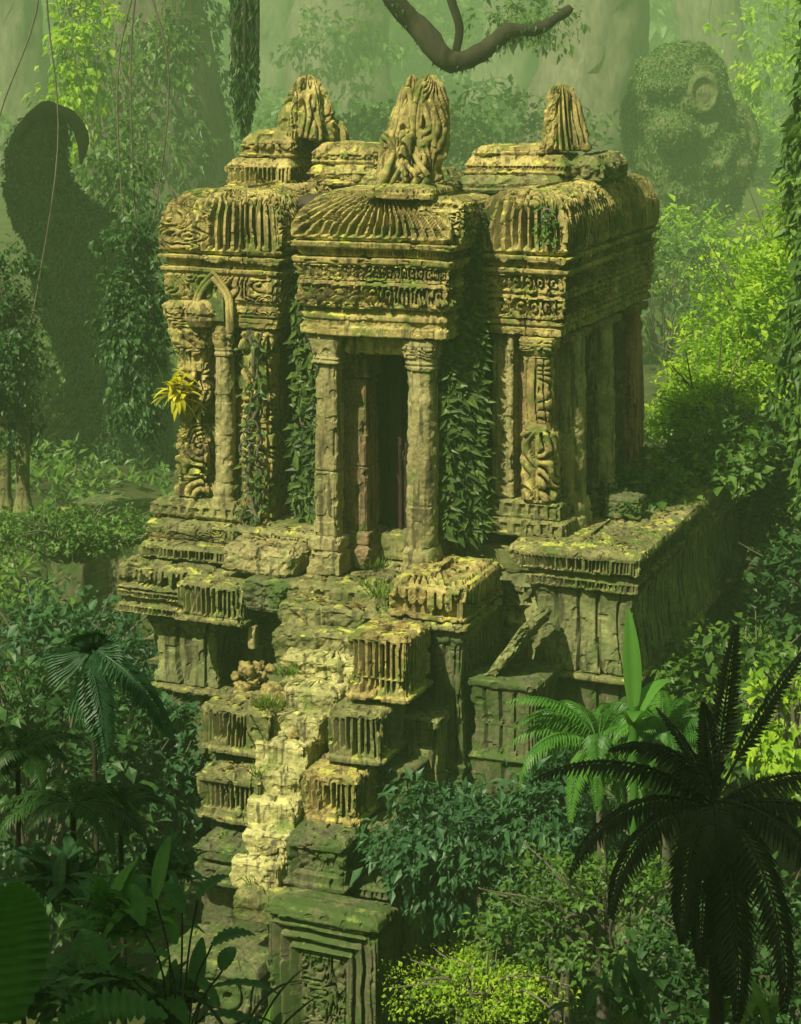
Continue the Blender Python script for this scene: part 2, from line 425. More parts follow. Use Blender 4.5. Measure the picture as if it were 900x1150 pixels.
def leaf_mat(name, dark, mid, light, trans=.35, gloss=.45, noise_s=1.2):
    m, nt, N, L = new_mat(name)
    out = N.new('ShaderNodeOutputMaterial')
    a = N.new('ShaderNodeAttribute'); a.attribute_name = 'rnd'
    co = N.new('ShaderNodeTexCoord').outputs['Object']; n1 = ntex(N, L, co, noise_s, 4, .6)
    ad = N.new('ShaderNodeMath'); ad.operation = 'ADD'; L.new(a.outputs['Fac'], ad.inputs[0]); L.new(n1, ad.inputs[1])
    hf = N.new('ShaderNodeMath'); hf.operation = 'MULTIPLY'; L.new(ad.outputs[0], hf.inputs[0]); hf.inputs[1].default_value = .5
    r = ramp(N, [(.2, dark), (.5, mid), (.8, light)]); L.new(hf.outputs[0], r.inputs[0])
    bs = N.new('ShaderNodeBsdfPrincipled'); bs.inputs['Roughness'].default_value = gloss; bs.inputs['Specular IOR Level'].default_value = .3
    L.new(r.outputs[0], bs.inputs['Base Color'])
    tr = N.new('ShaderNodeBsdfTranslucent')
    br = N.new('ShaderNodeMix'); br.data_type = 'RGBA'; br.blend_type = 'MULTIPLY'; br.inputs[0].default_value = 1; L.new(r.outputs[0], br.inputs[6]); br.inputs[7].default_value = (1.5, 1.6, .6, 1)
    L.new(br.outputs[2], tr.inputs[0])
    mx = N.new('ShaderNodeMixShader'); mx.inputs[0].default_value = trans; L.new(bs.outputs[0], mx.inputs[1]); L.new(tr.outputs[0], mx.inputs[2])
    L.new(mx.outputs[0], out.inputs[0])
    return m
def plain_mat(name, a, b, scale=3.0, rough_=.85, bump=.3, stretch=None, bs_=14):
    m, nt, N, L = new_mat(name)
    out = N.new('ShaderNodeOutputMaterial'); bs = N.new('ShaderNodeBsdfPrincipled'); L.new(bs.outputs[0], out.inputs[0])
    bs.inputs['Roughness'].default_value = rough_; bs.inputs['Specular IOR Level'].default_value = .25
    co = N.new('ShaderNodeTexCoord').outputs['Object']
    n1 = ntex(N, L, co, scale, 7, .7, stretch); r = ramp(N, [(.35, a), (.65, b)]); L.new(n1, r.inputs[0]); L.new(r.outputs[0], bs.inputs['Base Color'])
    n2 = ntex(N, L, co, bs_, 7, .75, stretch); bm = N.new('ShaderNodeBump'); bm.inputs['Strength'].default_value = bump; bm.inputs['Distance'].default_value = .06
    L.new(n2, bm.inputs['Height']); L.new(bm.outputs[0], bs.inputs['Normal'])
    return m
M = {}
M['stone'] = stone_mat('carved_sandstone', (.11, .08, .032), (.34, .275, .10), (.54, .46, .17), moss=(.11, .15, .03), moss_lo=.50, lichen=(.46, .46, .08), lich_lo=.67, bump=.5)
M['shaft'] = stone_mat('smooth_shaft_stone', (.14, .12, .055), (.29, .26, .115), (.42, .37, .17), moss=(.12, .16, .045), moss_lo=.54, lichen=(.38, .38, .10), lich_lo=.78, bump=.35)
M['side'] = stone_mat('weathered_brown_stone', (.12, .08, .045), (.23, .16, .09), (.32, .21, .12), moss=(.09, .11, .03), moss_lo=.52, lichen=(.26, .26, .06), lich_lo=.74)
M['red'] = stone_mat('reddish_stone', (.20, .10, .06), (.34, .18, .11), (.40, .25, .15), moss=(.16, .12, .05), moss_lo=.62, lich_lo=.9)
M['base'] = stone_mat('mossy_podium_stone', (.07, .07, .03), (.19, .185, .075), (.33, .31, .12), moss=(.09, .12, .03), moss_lo=.49, lichen=(.40, .42, .08), lich_lo=.69, bump=.45)
M['wall'] = stone_mat('damp_podium_wall', (.07, .08, .035), (.17, .185, .075), (.30, .31, .12), moss=(.08, .11, .035), moss_lo=.53, lichen=(.25, .28, .08), lich_lo=.85, bump=.2)  # wall stone, close in tone to the podium base stone
M['mossy'] = stone_mat('overgrown_stone', (.06, .065, .035), (.12, .125, .06), (.18, .175, .09), moss=(.05, .09, .02), moss_lo=.45, lichen=(.17, .22, .05), lich_lo=.70)  # overgrown stone; its dark tone also paints shade on lower walls and blocks
M['path'] = stone_mat('worn_path_stone', (.20, .19, .08), (.38, .36, .15), (.52, .49, .21), moss=(.16, .21, .05), moss_lo=.54, lichen=(.62, .62, .22), lich_lo=.7)  # paler stone: the pool of light on the stairs is put into its colour
M['dark'] = plain_mat('dark_interior_stone', (.03, .025, .018), (.07, .055, .035))  # recess shade between the bays put into the wall colour
M['wood'] = plain_mat('old_door_wood', (.018, .010, .010), (.055, .024, .022), 6, .7, .4, (4, 4, .3))
M['bark'] = plain_mat('grey_bark', (.07, .065, .045), (.17, .155, .11), 2.0, .9, .6, (1, 1, .25))
M['darkbark'] = plain_mat('dark_bark', (.018, .016, .010), (.05, .045, .025), 2.5, .9, .6, (1, 1, .3))
M['ground'] = plain_mat('forest_floor', (.025, .03, .010), (.07, .085, .022), .6, .95, .6)
M['vine'] = leaf_mat('vine_leaf', (.03, .06, .015), (.06, .11, .025), (.12, .18, .035), .25)
M['ivy'] = leaf_mat('ivy_leaf', (.035, .08, .015), (.07, .15, .025), (.13, .23, .03), .3)
M['bright'] = leaf_mat('sunny_leaf', (.12, .24, .02), (.26, .42, .03), (.46, .58, .05), .45)  # sunlight on the bushes put into the leaf colour
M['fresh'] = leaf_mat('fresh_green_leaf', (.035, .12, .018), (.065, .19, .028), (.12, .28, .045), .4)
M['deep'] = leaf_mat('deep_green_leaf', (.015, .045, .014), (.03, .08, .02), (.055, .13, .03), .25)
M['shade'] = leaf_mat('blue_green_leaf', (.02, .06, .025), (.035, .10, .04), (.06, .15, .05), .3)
M['black'] = leaf_mat('near_black_fern', (.008, .012, .005), (.016, .022, .009), (.03, .04, .014), .1, .55)  # shaded silhouette of the fern put into a near-black leaf colour
M['forest'] = leaf_mat('forest_leaf', (.04, .09, .02), (.07, .14, .03), (.13, .22, .05), .35, noise_s=.3)
M['yellow'] = leaf_mat('yellow_leaf', (.35, .34, .02), (.55, .50, .03), (.70, .62, .05), .4)
M['broad'] = leaf_mat('broad_leaf', (.02, .07, .014), (.04, .13, .024), (.09, .22, .04), .3, .4, 4)
M['grass'] = leaf_mat('grass_blade', (.05, .10, .015), (.10, .18, .02), (.22, .30, .03), .35)

# ================================================================== THE TEMPLE
temple = thing('stone_temple', 'small carved ochre stone temple with three bays, a dark doorway and three bud finials', 'temple', (OX, OY, 0), -TH)
def wing_top(u0, u1, v0, v1, z0, zs, seed, frieze, frieze2, cap, parent=temple, capz=.82):
    """architrave, two friezes, string course and cushion roof of one bay"""
    a, f1, f2, s, top = zs                        # course heights
    kw = dict(res=.015, seed=seed, joints=.62)
    stone('architrave', parent, M['stone'], u0, u1, v0, v1, [(-.3, z0), (.0, z0), (.03, z0+.02), (.03, z0+.10*1), (.0, z0+.12), (.0, a-.09), (.05, a-.07), (.05, a-.01), (-.2, a)],
          {2: rough(.01, seed), 4: curl(5, .014, seed+3)}, **kw)
    stone('frieze', parent, M['stone'], u0, u1, v0, v1, [(-.2, a), (.045, a), (.07, a+.03), (.08, f1-.03), (.07, f1), (-.2, f1)], {2: frieze}, **kw)
    stone('frieze', parent, M['stone'], u0, u1, v0, v1, [(-.2, f1), (.05, f1), (.05, f1+.03), (.08, f1+.05), (.11, f2-.08), (.15, f2-.05), (.15, f2), (-.2, f2)], {3: frieze2}, **kw)
    stone('string_course', parent, M['stone'], u0, u1, v0, v1, [(-.2, f2), (.05, f2), (.06, f2+.02), (.08, s-.07), (.16, s-.06), (.17, s-.01), (-.2, s)], {2: comb(.035, .012, seed+4), 3: rough(.02, seed+2)}, **kw)
    h = top-s
    rp = [(-.3, s), (.09, s), (.14, s+.06), (.155, s+.35*h), (.12, s+.62*h), (.02, s+.84*h), (-.14, s+.96*h), (-.34, top), (-9, top+.03)]
    cc = cap_mix(cap, 1.15*h, seed+8)
    wp = whole(lambda S, L, q, Q: cc(S, L, q-.42, Q), rp)
    stone('roof', parent, M['stone'], u0, u1, v0, v1, rp, {k_: wp[k_] for k_ in range(2, 7)}, res=.015, joints=.75, seed=seed+1, amp=.014, big=.03)

def cap_mix(cap, Hh, seed):
    cu = curl(5.5, .05, seed, 1, -1)
    def f(S, L, q, Q):
        t = q/Hh+.10*noise(S*3, q*3, seed)
        q2 = np.clip(q, 0, Hh)
        return cap(S, L, q2, Hh)*sm(.80, .66, t)*sm(-.02, .02, q)+cu(S, L, q2, 9)*sm(.66, .8, t)
    return f
def cap_comb(w, d, seed):
    c = comb(w, d, seed, .02, .97)
    def f(S, L, q, Q): return c(S, L, q, Q)+curl(5, .02, seed)(S, L, q, Q)*sm(.5, .9, q/Q)
    return f
# right bay, with its long side
wing_top(-1.02, 0.0, 0.0, 4.4, 8.12, (8.34, 8.66, 9.02, 9.20, 10.02), 3, loops(.19, .055, 2), loops(.17, .055, 7), comb(.10, .075, 3, .03, .96))
# left bay
wing_top(-5.72, -4.12, 0.0, 4.3, 8.02, (8.18, 8.34, 8.84, 9.02, 9.90), 21, curl(7, .03, 5), curl(6, .05, 9), lambda S, L, q, Q: curl(5.2, .05, 11)(S, L, q, Q)*sm(.75, .55, S)+comb(.095, .06, 12, .02, .95)(S, L, q, Q)*sm(.55, .75, S))
# centre bay
Ru0, Ru1 = -3.30, -1.30
stone('architrave', temple, M['stone'], Ru0, Ru1, -.86, .9, [(-.3, 8.12), (.02, 8.12), (.05, 8.14), (.05, 8.25), (.01, 8.27), (.01, 8.33), (.04, 8.35), (.04, 8.40), (.0, 8.42), (.0, 8.5), (-.3, 8.5)], {4: rough(.012), 8: curl(8, .012, 4)}, res=.017, seed=33)
stone('frieze', temple, M['stone'], Ru0, Ru1, -.86, .9, [(-.3, 8.5), (.05, 8.5), (.07, 8.55), (.09, 8.82), (.07, 8.86), (-.3, 8.86)], {2: arches(.235, .055, 3)}, res=.015, seed=34)
stone('frieze', temple, M['stone'], Ru0, Ru1, -.86, .9, [(-.3, 8.86), (.06, 8.86), (.07, 8.88), (.1, 9.08), (.13, 9.10), (.14, 9.17), (-.3, 9.17)], {2: loops(.10, .045, 15)}, res=.015, seed=35)
stone('string_course', temple, M['stone'], Ru0, Ru1, -.86, .9, [(-.3, 9.17), (.03, 9.17), (.06, 9.19), (.09, 9.28), (.17, 9.30), (.19, 9.37), (-.3, 9.38)], {2: comb(.04, .015, 5)}, res=.017, seed=36)
dc = drape(1.15, 1.15, 34, .075, 4)
rp = [(-.3, 9.38), (.10, 9.38), (.15, 9.44), (.15, 9.6), (.06, 9.78), (-.10, 9.93), (-.3, 10.02), (-9, 10.08)]
wp = whole(lambda S, L, q, Q: dc(S, L, q-.43, 1), rp)
stone('roof', temple, M['stone'], Ru0, Ru1, -.86, .6, rp, {k_: wp[k_] for k_ in range(2, 6)}, res=.016, seed=37, amp=.016, big=.03)
# square end block on the right shoulder of the centre roof
stone('roof_block', temple, M['stone'], -1.60, -1.14, -.80, .5, [(-.05, 9.36), (.05, 9.36), (.07, 9.44), (.08, 9.84), (.03, 9.92), (-.12, 9.98), (-9, 10.0)], {2: curl(6, .05, 77), 3: curl(6, .05, 77)}, seed=40)

# walls
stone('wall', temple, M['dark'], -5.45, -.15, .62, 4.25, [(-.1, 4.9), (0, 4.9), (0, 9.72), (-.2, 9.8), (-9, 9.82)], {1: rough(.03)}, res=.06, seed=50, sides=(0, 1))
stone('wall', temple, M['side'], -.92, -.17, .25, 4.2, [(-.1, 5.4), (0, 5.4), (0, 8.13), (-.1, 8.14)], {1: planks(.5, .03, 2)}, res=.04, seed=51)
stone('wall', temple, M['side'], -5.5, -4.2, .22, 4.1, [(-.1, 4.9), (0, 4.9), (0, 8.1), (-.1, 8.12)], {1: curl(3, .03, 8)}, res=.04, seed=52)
# porch side walls with the doorway between
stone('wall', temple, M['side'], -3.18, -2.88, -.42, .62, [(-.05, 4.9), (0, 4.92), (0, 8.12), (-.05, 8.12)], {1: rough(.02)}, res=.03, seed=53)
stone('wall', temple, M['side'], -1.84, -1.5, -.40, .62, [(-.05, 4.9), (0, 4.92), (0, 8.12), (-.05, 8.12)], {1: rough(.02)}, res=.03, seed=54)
stone('lintel', temple, M['stone'], -2.79, -1.74, -.66, -.1, [(-.05, 7.86), (0, 7.87), (.02, 7.9), (.02, 8.115), (-.05, 8.12)], {2: rough(.012)}, res=.025, seed=55)
door = obj('door', None, None, temple) if False else None
def planks_door():
    b = Bag()
    for i, (a, c, dv) in enumerate(((-2.80, -2.58, .02), (-2.575, -2.36, .0), (-2.355, -2.1, .05), (-2.095, -1.9, .03), (-1.895, -1.72, .05))):
        V, Q_, ng = loft_rect(a, c, .30+dv, .36+dv, [(-.01, 4.96), (0, 4.97), (0, 7.84), (-.01, 7.85)], {1: rough(.004, i)}, res=.03, amp=.004, big=.003, chip=.006, seed=i)
        b.add(V, Q_)
    return b.mesh('door')
door = obj('door', planks_door(), M['wood'], temple)
hb = Bag(); tube(hb, [loc(0, 0)*0+Vector((-2.32, .28+.04*math.sin(t), 6.35+.07*math.cos(t))) for t in np.linspace(0, 2*PI, 13)], .012, 6)
obj('door_ring', hb.mesh('door_ring'), M['darkbark'], door)

def square_pillar(u0, u1, v0, v1, z0, z1, mat, name='pillar', cap=True, seed=0, joint=None):
    """pillar shaft as the part; base and capital are its sub-parts"""
    zc = z1-.40 if cap else z1
    prof = [(-.05, z0+.5), (-.015, z0+.5), (-.03, zc-.02), (-.05, zc)]
    if joint:
        prof = [(-.05, z0+.5), (-.015, z0+.5), (-.02, joint-.015), (-.045, joint-.005), (-.045, joint+.005), (-.022, joint+.015), (-.03, zc-.02), (-.05, zc)]
    sh = stone(name, temple, mat, u0, u1, v0, v1, prof, {1: lambda S, L, q, Q: .006*noise(S*30, q*2, seed)}, seed=seed, amp=.01, chip=.035)
    stone('base', sh, mat, u0, u1, v0, v1, [(-.05, z0), (.05, z0), (.055, z0+.28), (.02, z0+.30), (.02, z0+.315), (.035, z0+.33), (.03, z0+.47), (-.02, z0+.5), (-.05, z0+.505)], {1: rough(.01, seed)}, seed=seed+1, amp=.012)
    if cap:
        stone('capital', sh, mat, u0, u1, v0, v1, [(-.05, zc), (.01, zc), (.025, zc+.03), (-.0, zc+.05), (.02, zc+.075), (-.01, zc+.10), (0, zc+.16), (.04, z1-.06), (.03, z1-.006), (-.05, z1-.006)], {5: curl(6, .012, seed)}, seed=seed+2)
    return sh
square_pillar(-3.22, -2.85, -.80, -.44, 4.93, 8.12, M['shaft'], seed=60, joint=6.3)
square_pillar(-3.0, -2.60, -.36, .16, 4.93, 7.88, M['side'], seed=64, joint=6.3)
def column(cx, cy, r, z0, z1, mat, seed=0, capital=True, sq=3.0, flute=None, capf=None, joint=None):
    zc = z1-.42 if capital else z1-.02
    pr = [(r*.9, z0+.40), (r*1.0, z0+.40), (r*1.04, (z0+zc)/2), (r*.92, zc), (r*.8, zc+.004)]
    if joint: pr = [(r*.9, z0+.40), (r*1.0, z0+.40), (r*1.02, joint-.02), (r*.93, joint), (r*1.02, joint+.02), (r*.92, zc), (r*.8, zc+.004)]
    sh = rstone('column', temple, mat, cx, cy, pr, {1: flute or rough(.006, seed), 2: flute or rough(.006, seed), 4: flute or rough(.006, seed)}, seed=seed, sq=sq, amp=.008)
    rstone('base', sh, mat, cx, cy, [(r*.9, z0), (r*1.25, z0), (r*1.27, z0+.17), (r*1.12, z0+.19), (r*1.2, z0+.26), (r*1.15, z0+.33), (r*1.02, z0+.4), (r*.9, z0+.402)], {}, seed=seed+1, sq=4, amp=.012)
    if capital:
        rstone('capital', sh, mat, cx, cy, [(r*.9, zc), (r*1.08, zc+.01), (r*1.12, zc+.05), (r*.98, zc+.07), (r*1.1, zc+.1), (r*1.0, zc+.14), (r*1.3, z1-.08), (r*1.22, z1-.007), (r*.9, z1-.006)], {5: capf or curl(7, .03, seed)}, seed=seed+2, sq=3, res=.014)
    return sh
column(-1.70, -.62, .20, 5.0, 8.12, M['shaft'], seed=70, sq=2.6, joint=5.95)
stone('pillar', temple, M['shaft'], -.98, -.66, .03, .3, [(-.04, 5.94), (0, 5.95), (-.01, 8.09), (-.04, 8.116)], {1: lambda S, L, q, Q: -.02*sm(.28*L, .2*L, np.abs(S-.45*L))*sm(.02, .06, q)}, seed=73)
# carved round pilaster of the right bay
pc = rstone('column', temple, M['stone'], -.32, .12, [(.15, 5.94), (.2, 5.95), (.205, 6.9), (.19, 7.0), (.185, 7.86), (.15, 7.87)],
            {1: curl(3.2, .075, 6), 3: lambda S, L, q, Q: planks(.13, .045, 3, .6)(S, L, q, Q)+curl(2.6, .03, 4)(S, L, q, Q)*sm(.55, .3, S)}, seed=75, sq=3.2, res=.015, big=.02)
rstone('capital', pc, M['stone'], -.32, .12, [(.15, 7.87), (.18, 7.875), (.2, 7.92), (.25, 8.02), (.24, 8.112), (.15, 8.114)], {2: curl(7, .04, 8), 3: curl(7, .02, 8)}, seed=76, sq=4, res=.013)
for (z0, z1, o, sd) in ((5.5, 5.72, .10, 1), (5.722, 5.95, .02, 2)):
    stone('plinth', temple, M['base'], -1.03, -.03, -.02, .62, [(-.2, z0), (o, z0), (o+.02, z0+.03), (o+.01, z1-.03), (o-.03, z1), (-9, z1+.003)], {2: comb(.14, .02, sd, .1, .9)}, seed=80+sd, amp=.02)
# side colonnade
column(.02-.14, .72, .23, 5.5, 8.12, M['shaft'], seed=90, capital=False, sq=2.3)
column(.02-.14, 2.14, .22, 5.5, 8.12, M['shaft'], seed=94, capital=False, sq=2.3)
square_pillar(-.42, .03, 3.62, 4.15, 5.3, 8.12, M['red'], seed=98, cap=False)
for a, b in ((.28, 1.2), (1.55, 2.75), (3.3, 4.25)):
    stone('lintel', temple, M['side'], -.3, .04, a, b, [(-.05, 8.0), (0, 8.0), (.02, 8.02), (.02, 8.105), (-.05, 8.114)], {}, seed=int(a*10)+101, res=.03)

# left bay front: figure pillar, round column, leaf pilaster, hooded niche with a carved face
fp = stone('pillar', temple, M['stone'], -5.64, -5.2, .0, .42, [(-.05, 5.6), (.02, 5.6), (-.01, 5.9), (.0, 6.35), (-.06, 6.62), (.02, 7.1), (-.04, 7.5), (.04, 7.7), (.10, 8.0), (-.05, 8.01)],
           {i: curl(3.4, .07, 30+i, .8, .0) for i in range(1, 8)}, seed=110, res=.015, chip=.07, big=.03)
column(-4.93, .10, .135, 5.45, 8.02, M['shaft'], seed=113, sq=2.2)
stone('pilaster', temple, M['stone'], -4.64, -4.24, .02, .3, [(-.05, 5.12), (.0, 5.12), (.02, 5.5), (.0, 5.9), (.02, 6.6), (.0, 7.2), (.02, 7.98), (-.05, 8.01)],
      {1: curl(3.6, .075, 41, .8), 2: curl(3.4, .075, 42, .8), 3: curl(3.4, .08, 43, .7), 4: curl(3.2, .075, 44, .7), 5: curl(3.0, .08, 45, .5)}, seed=115, res=.015)
# tapering bracket that carries the overhang on the far left
stone('bracket', temple, M['stone'], -5.66, -5.25, .02, .6, [(-.04, 7.35), (0, 7.36), (.02, 7.6), (.13, 7.95), (.16, 8.3), (.10, 8.36), (-.05, 8.4)], {2: curl(5, .05, 51), 3: curl(5, .05, 52)}, seed=117, res=.016)
nb = Bag()
for dx, rr in ((0, .035), (.055, .028)):
    w, h = .23+dx, .62+dx*1.6
    pts = [(-5.0-w, -.13, 8.0)]+[(-5.0-w*(1-t**1.5)-.03*math.sin(PI*t), -.15, 8.3+(h-.22)*t) for t in np.linspace(0, 1, 10)]
    pr = [(-10-p[0], p[1], p[2]) for p in pts[::-1]][1:]
    tube(nb, pts+pr, rr, 8, 1, .25)
nicho = obj('niche', nb.mesh('niche'), M['stone'], temple)
rstone('carved_face', nicho, M['stone'], -5.22, -.10, [(.02, 8.0), (.14, 8.02), (.19, 8.12), (.165, 8.17), (.20, 8.22), (.17, 8.28), (.13, 8.36), (.03, 8.42)], {2: curl(4, .04, 3), 4: curl(5, .04, 6), 3: rough(.03)}, seed=120, sx=1.25, sy=.8, res=.014)
stone('niche_back', nicho, M['mossy'], -5.2, -4.84, -.135, .0, [(-.02, 8.1), (0, 8.1), (-.02, 8.4), (-.07, 8.6), (-.13, 8.78), (-.3, 8.80)], {}, seed=121, res=.03, chip=.0)  # dark plate stands for the shade in the niche hollow
rstone('bracket', temple, M['stone'], -4.95, .02, [(.02, 7.62), (.08, 7.68), (.15, 7.82), (.17, 7.95), (.14, 8.05), (.05, 8.08)], {2: curl(5, .03, 3), 3: curl(5, .03, 3)}, seed=122, sx=1.0, sy=.7)

# upper tier behind, and the finials
def tier(u0, u1, v0, v1, z0, z1, pat, seed, name='parapet', mat='stone', rnd=.06):
    return stone(name, temple, M[mat], u0, u1, v0, v1, [(-.1, z0), (.0, z0), (.03, z0+.05), (-.01, z0+.07), (0, z0+.09), (.02, z1-.07-rnd), (-.02-rnd, z1-.01), (-9, z1+.01)], {4: pat}, seed=seed, amp=.018, big=.03)
tier(-5.72, -4.66, 1.7, 3.6, 9.80, 10.26, comb(.07, .04, 4, .05, .92), 130)
tier(-5.55, -4.70, 1.85, 3.4, 10.25, 10.66, curl(5, .05, 61), 131, rnd=.12)
tier(-4.50, -3.36, 1.9, 2.8, 9.86, 10.18, rough(.03, 3), 132)
tier(-4.46, -3.42, 2.0, 2.7, 10.17, 10.50, arches(.32, .035, 9), 133, rnd=.10)
tier(-2.10, -.52, 1.7, 2.9, 9.86, 10.12, curl(5, .03, 5), 134, mat='base')
tier(-2.02, -.50, 1.8, 2.8, 10.11, 10.40, comb(.05, .03, 7, .02, .9), 135, rnd=.08)
tier(-1.9, -.85, 1.9, 2.8, 10.38, 10.52, rough(.03, 6), 136, rnd=.05)
tier(-.5, -.06, 2.0, 3.4, 10.02, 10.40, rough(.03, 8), 137, mat='base')
tier(-3.3, -2.0, 1.2, 2.2, 9.8, 10.2, curl(4, .05, 70), 138, mat='base', rnd=.15)
def flame(k=7, d=.07, seed=0, rise=4.0):
    def f(S, L, q, Q):
        a = S/L*2*PI
        w = a*k+rise*.6*np.sin(2*a+seed)*q/Q+1.8*noise(np.cos(a)*1.3+seed, np.sin(a)*1.3, q*3.2)
        g = .5+.5*np.cos(w)
        return d*(g**.6-1)*sm(1.02, .8, q/Q)
    return f
def finial(cx, cy, prof, sx, sy, pat, seed, label, **kw):
    o = rstone('finial', temple, M['stone'], cx, cy, prof, {i: pat for i in range(1, len(prof)-1)}, seed=seed, sx=sx, sy=sy, res=.015, amp=.02, label=label, **kw)
    return o
def fin(cx, cy, prof, sx, sy, fn, seed, label=None, parent=temple, name='finial', **kw):
    return rstone(name, parent, M['stone'], cx, cy, prof, whole(fn, prof), seed=seed, sx=sx, sy=sy, res=.015, amp=.018, label=label, **kw)
pL = [(.40, 10.5), (.47, 10.55), (.45, 10.75), (.38, 11.0), (.27, 11.25), (.16, 11.40), (.05, 11.46), (.005, 11.465)]
mixf = lambda a, b: (lambda S, L, q, Q: a(S, L, q, Q)+b(S, L, q, Q))
f1 = fin(-4.68, 2.35, pL, 1.0, .9, mixf(flame(9, .045, 2, 5), curl(3.6, .035, 2, .6, -1)), 140, 'rounded beehive finial')
fin(-4.30, 2.5, [(.2, 10.3), (.24, 10.4), (.2, 10.65), (.12, 10.78), (.01, 10.82)], 1, .9, flame(6, .05, 3), 141, parent=f1, name='finial_lobe')
# central bud: flared foot, pointed left lobe and looped right lobe
pF = [(.40, 10.0), (.50, 10.03), (.47, 10.14), (.42, 10.3), (.40, 10.55), (.36, 10.75), (.2, 10.9), (.01, 10.92)]
f2 = fin(-2.02, -.30, pF, 1.0, .8, mixf(flame(6, .06, 5, 7), curl(3.4, .05, 6, .6, -1)), 142, 'tall twin-lobed bud finial with looped carving')
pA = [(.16, 10.3), (.25, 10.5), (.26, 10.8), (.20, 11.1), (.12, 11.35), (.05, 11.5), (.005, 11.54)]
fin(-2.08, -.32, pA, 1.0, .85, mixf(flame(4, .04, 1, 3), curl(3.8, .04, 5, .5, -1)), 143, parent=f2, name='finial_lobe', bend=lambda X, Y, Z: (X+.10*(Z-10.4), Y))
pB = [(.14, 10.3), (.25, 10.5), (.27, 10.9), (.25, 11.2), (.19, 11.42), (.09, 11.52), (.005, 11.54)]
fin(-1.74, -.26, pB, .95, .85, curl(3.6, .045, 9, .5, -1), 144, parent=f2, name='finial_lobe')
lb = Bag()
def arch_loop(bag, cu, cv, z0, z1, w, r, lean=0.0, point=.5, back=.10):
    t = np.linspace(0, PI, 26)
    tube(bag, [(cu-w*math.cos(x)+lean*math.sin(x), cv+back*math.sin(x)**2+.06*abs(math.cos(x)), z0+(z1-z0)*math.sin(x)**point) for x in t], r, 8, 3, .35)
arch_loop(lb, -1.76, -.50, 10.62, 11.44, .15, .040, 0, .7, .12)
arch_loop(lb, -1.76, -.50, 10.74, 11.24, .075, .032, 0, .7, .06)
arch_loop(lb, -2.06, -.52, 10.55, 11.36, .12, .040, .06, 1.2, .12)
arch_loop(lb, -2.06, -.52, 10.62, 11.08, .055, .030, .03, 1.1, .06)
for a_ in range(5):
    u_ = -2.30+.15*a_; tube(lb, spline([(u_, -.60, 10.1), (u_+.09, -.66, 10.24), (u_*.6-.8+.08*math.sin(a_*2), -.60, 10.38), (u_*.5-1.0, -.54, 10.52)], 12), np.linspace(.05, .03, 12), 7, a_, .35)
obj('loop_carving', lb.mesh('loop_carving'), M['stone'], f2)
stone('finial_base', f2, M['stone'], -2.35, -1.55, -.85, .1, [(-.1, 9.94), (.08, 9.95), (.10, 10.03), (.02, 10.10), (-.1, 10.14), (-9, 10.15)], {2: curl(5, .04, 4)}, seed=145)
pR = [(.34, 10.42), (.40, 10.46), (.36, 10.7), (.30, 11.0), (.27, 11.2), (.21, 11.33), (.08, 11.39), (.005, 11.395)]
f3 = fin(-.62, 2.3, pR, .95, .85, lambda S, L, q, Q: comb(.11, .07, 5, .0, .97)(S, L, q, Q)+flame(4, .05, 4)(S, L, q, Q), 146, 'grooved leaning stump finial', bend=lambda X, Y, Z: (X-.08*(Z-10.4), Y))
fin(-.86, 2.1, [(.10, 10.42), (.13, 10.5), (.11, 10.9), (.09, 11.2), (.05, 11.33), (.01, 11.35)], .8, .8, rough(.02), 147, parent=f3, name='finial_lobe', bend=lambda X, Y, Z: (X+.14*(Z-10.4), Y))

# ================================================================== PODIUM AND LOOSE BLOCKS
def block(name, label, category, u0, u1, v0, v1, prof, pats, seed, mat='base', group=None, rz=0.0, sides=None, **kw):
    """one loose stone or one mass of masonry, origin at its foot"""
    cu, cv, z0 = (u0+u1)/2, (v0+v1)/2, min(p[1] for p in prof)
    V, Qd, ng = loft_rect(u0, u1, v0, v1, prof, pats, seed=seed, sides=sides, **kw)
    o = obj(name, mesh_from(name, V-np.array([cu, cv, z0]), Qd, ngons=ng, smooth=False), M[mat])
    o.location = loc(cu, cv, z0); o.rotation_euler = (0, 0, -TH+rz)
    o['label'] = label; o['category'] = category
    if group: o['group'] = group
    return o
def slabprof(z0, z1, lip=.03, r=.04):
    return [(-.1, z0), (lip*.6, z0), (lip, z0+.04), (lip*.4, z0+.06), (lip*.4, z1-.03-r), (lip-.01, z1-.02-r), (lip-r, z1), (-9, z1+.01)]
# podium under the temple: one thing, with walls, ledges and slabs as parts
podium = thing('temple_podium', 'tall mossy stone podium carrying the temple, with bowed walls and combed ledges', 'podium', (OX, OY, 0), -TH)
def pp(name, u0, u1, v0, v1, prof, pats={}, seed=0, mat='base', **kw):
    return stone(name, podium, M[mat], u0, u1, v0, v1, prof, pats, seed=seed, **kw)
# right side
pp('slab', -.46, 1.2, -.6, 6.0, [(-.2, 5.22), (.0, 5.22), (.03, 5.25), (.05, 5.42), (.06, 5.46), (.03, 5.52), (-9, 5.535)], {2: comb(.05, .05, 3, .05, .95), 5: rough(.01)}, 201, res=.018)
pp('slab', -.28, 1.17, -.55, 5.95, [(-.2, 4.99), (.0, 4.99), (.03, 5.02), (.03, 5.13), (-.04, 5.15), (-.04, 5.215), (-.2, 5.22)], {2: comb(.055, .03, 8, .1, .9)}, 202, res=.02)
bow = [(-.1, 3.96), (.06, 3.96), (.03, 4.2), (-.03, 4.55), (-.03, 4.8), (.0, 4.985), (-.1, 4.99)]
pwall = planks(.30, .035, 5, .25)
pp('wall', -.2, 1.12, -.5, 5.9, bow, whole(lambda S, L, q, Q: pwall(S, L, q, Q), bow), 203, mat='wall', res=.025)
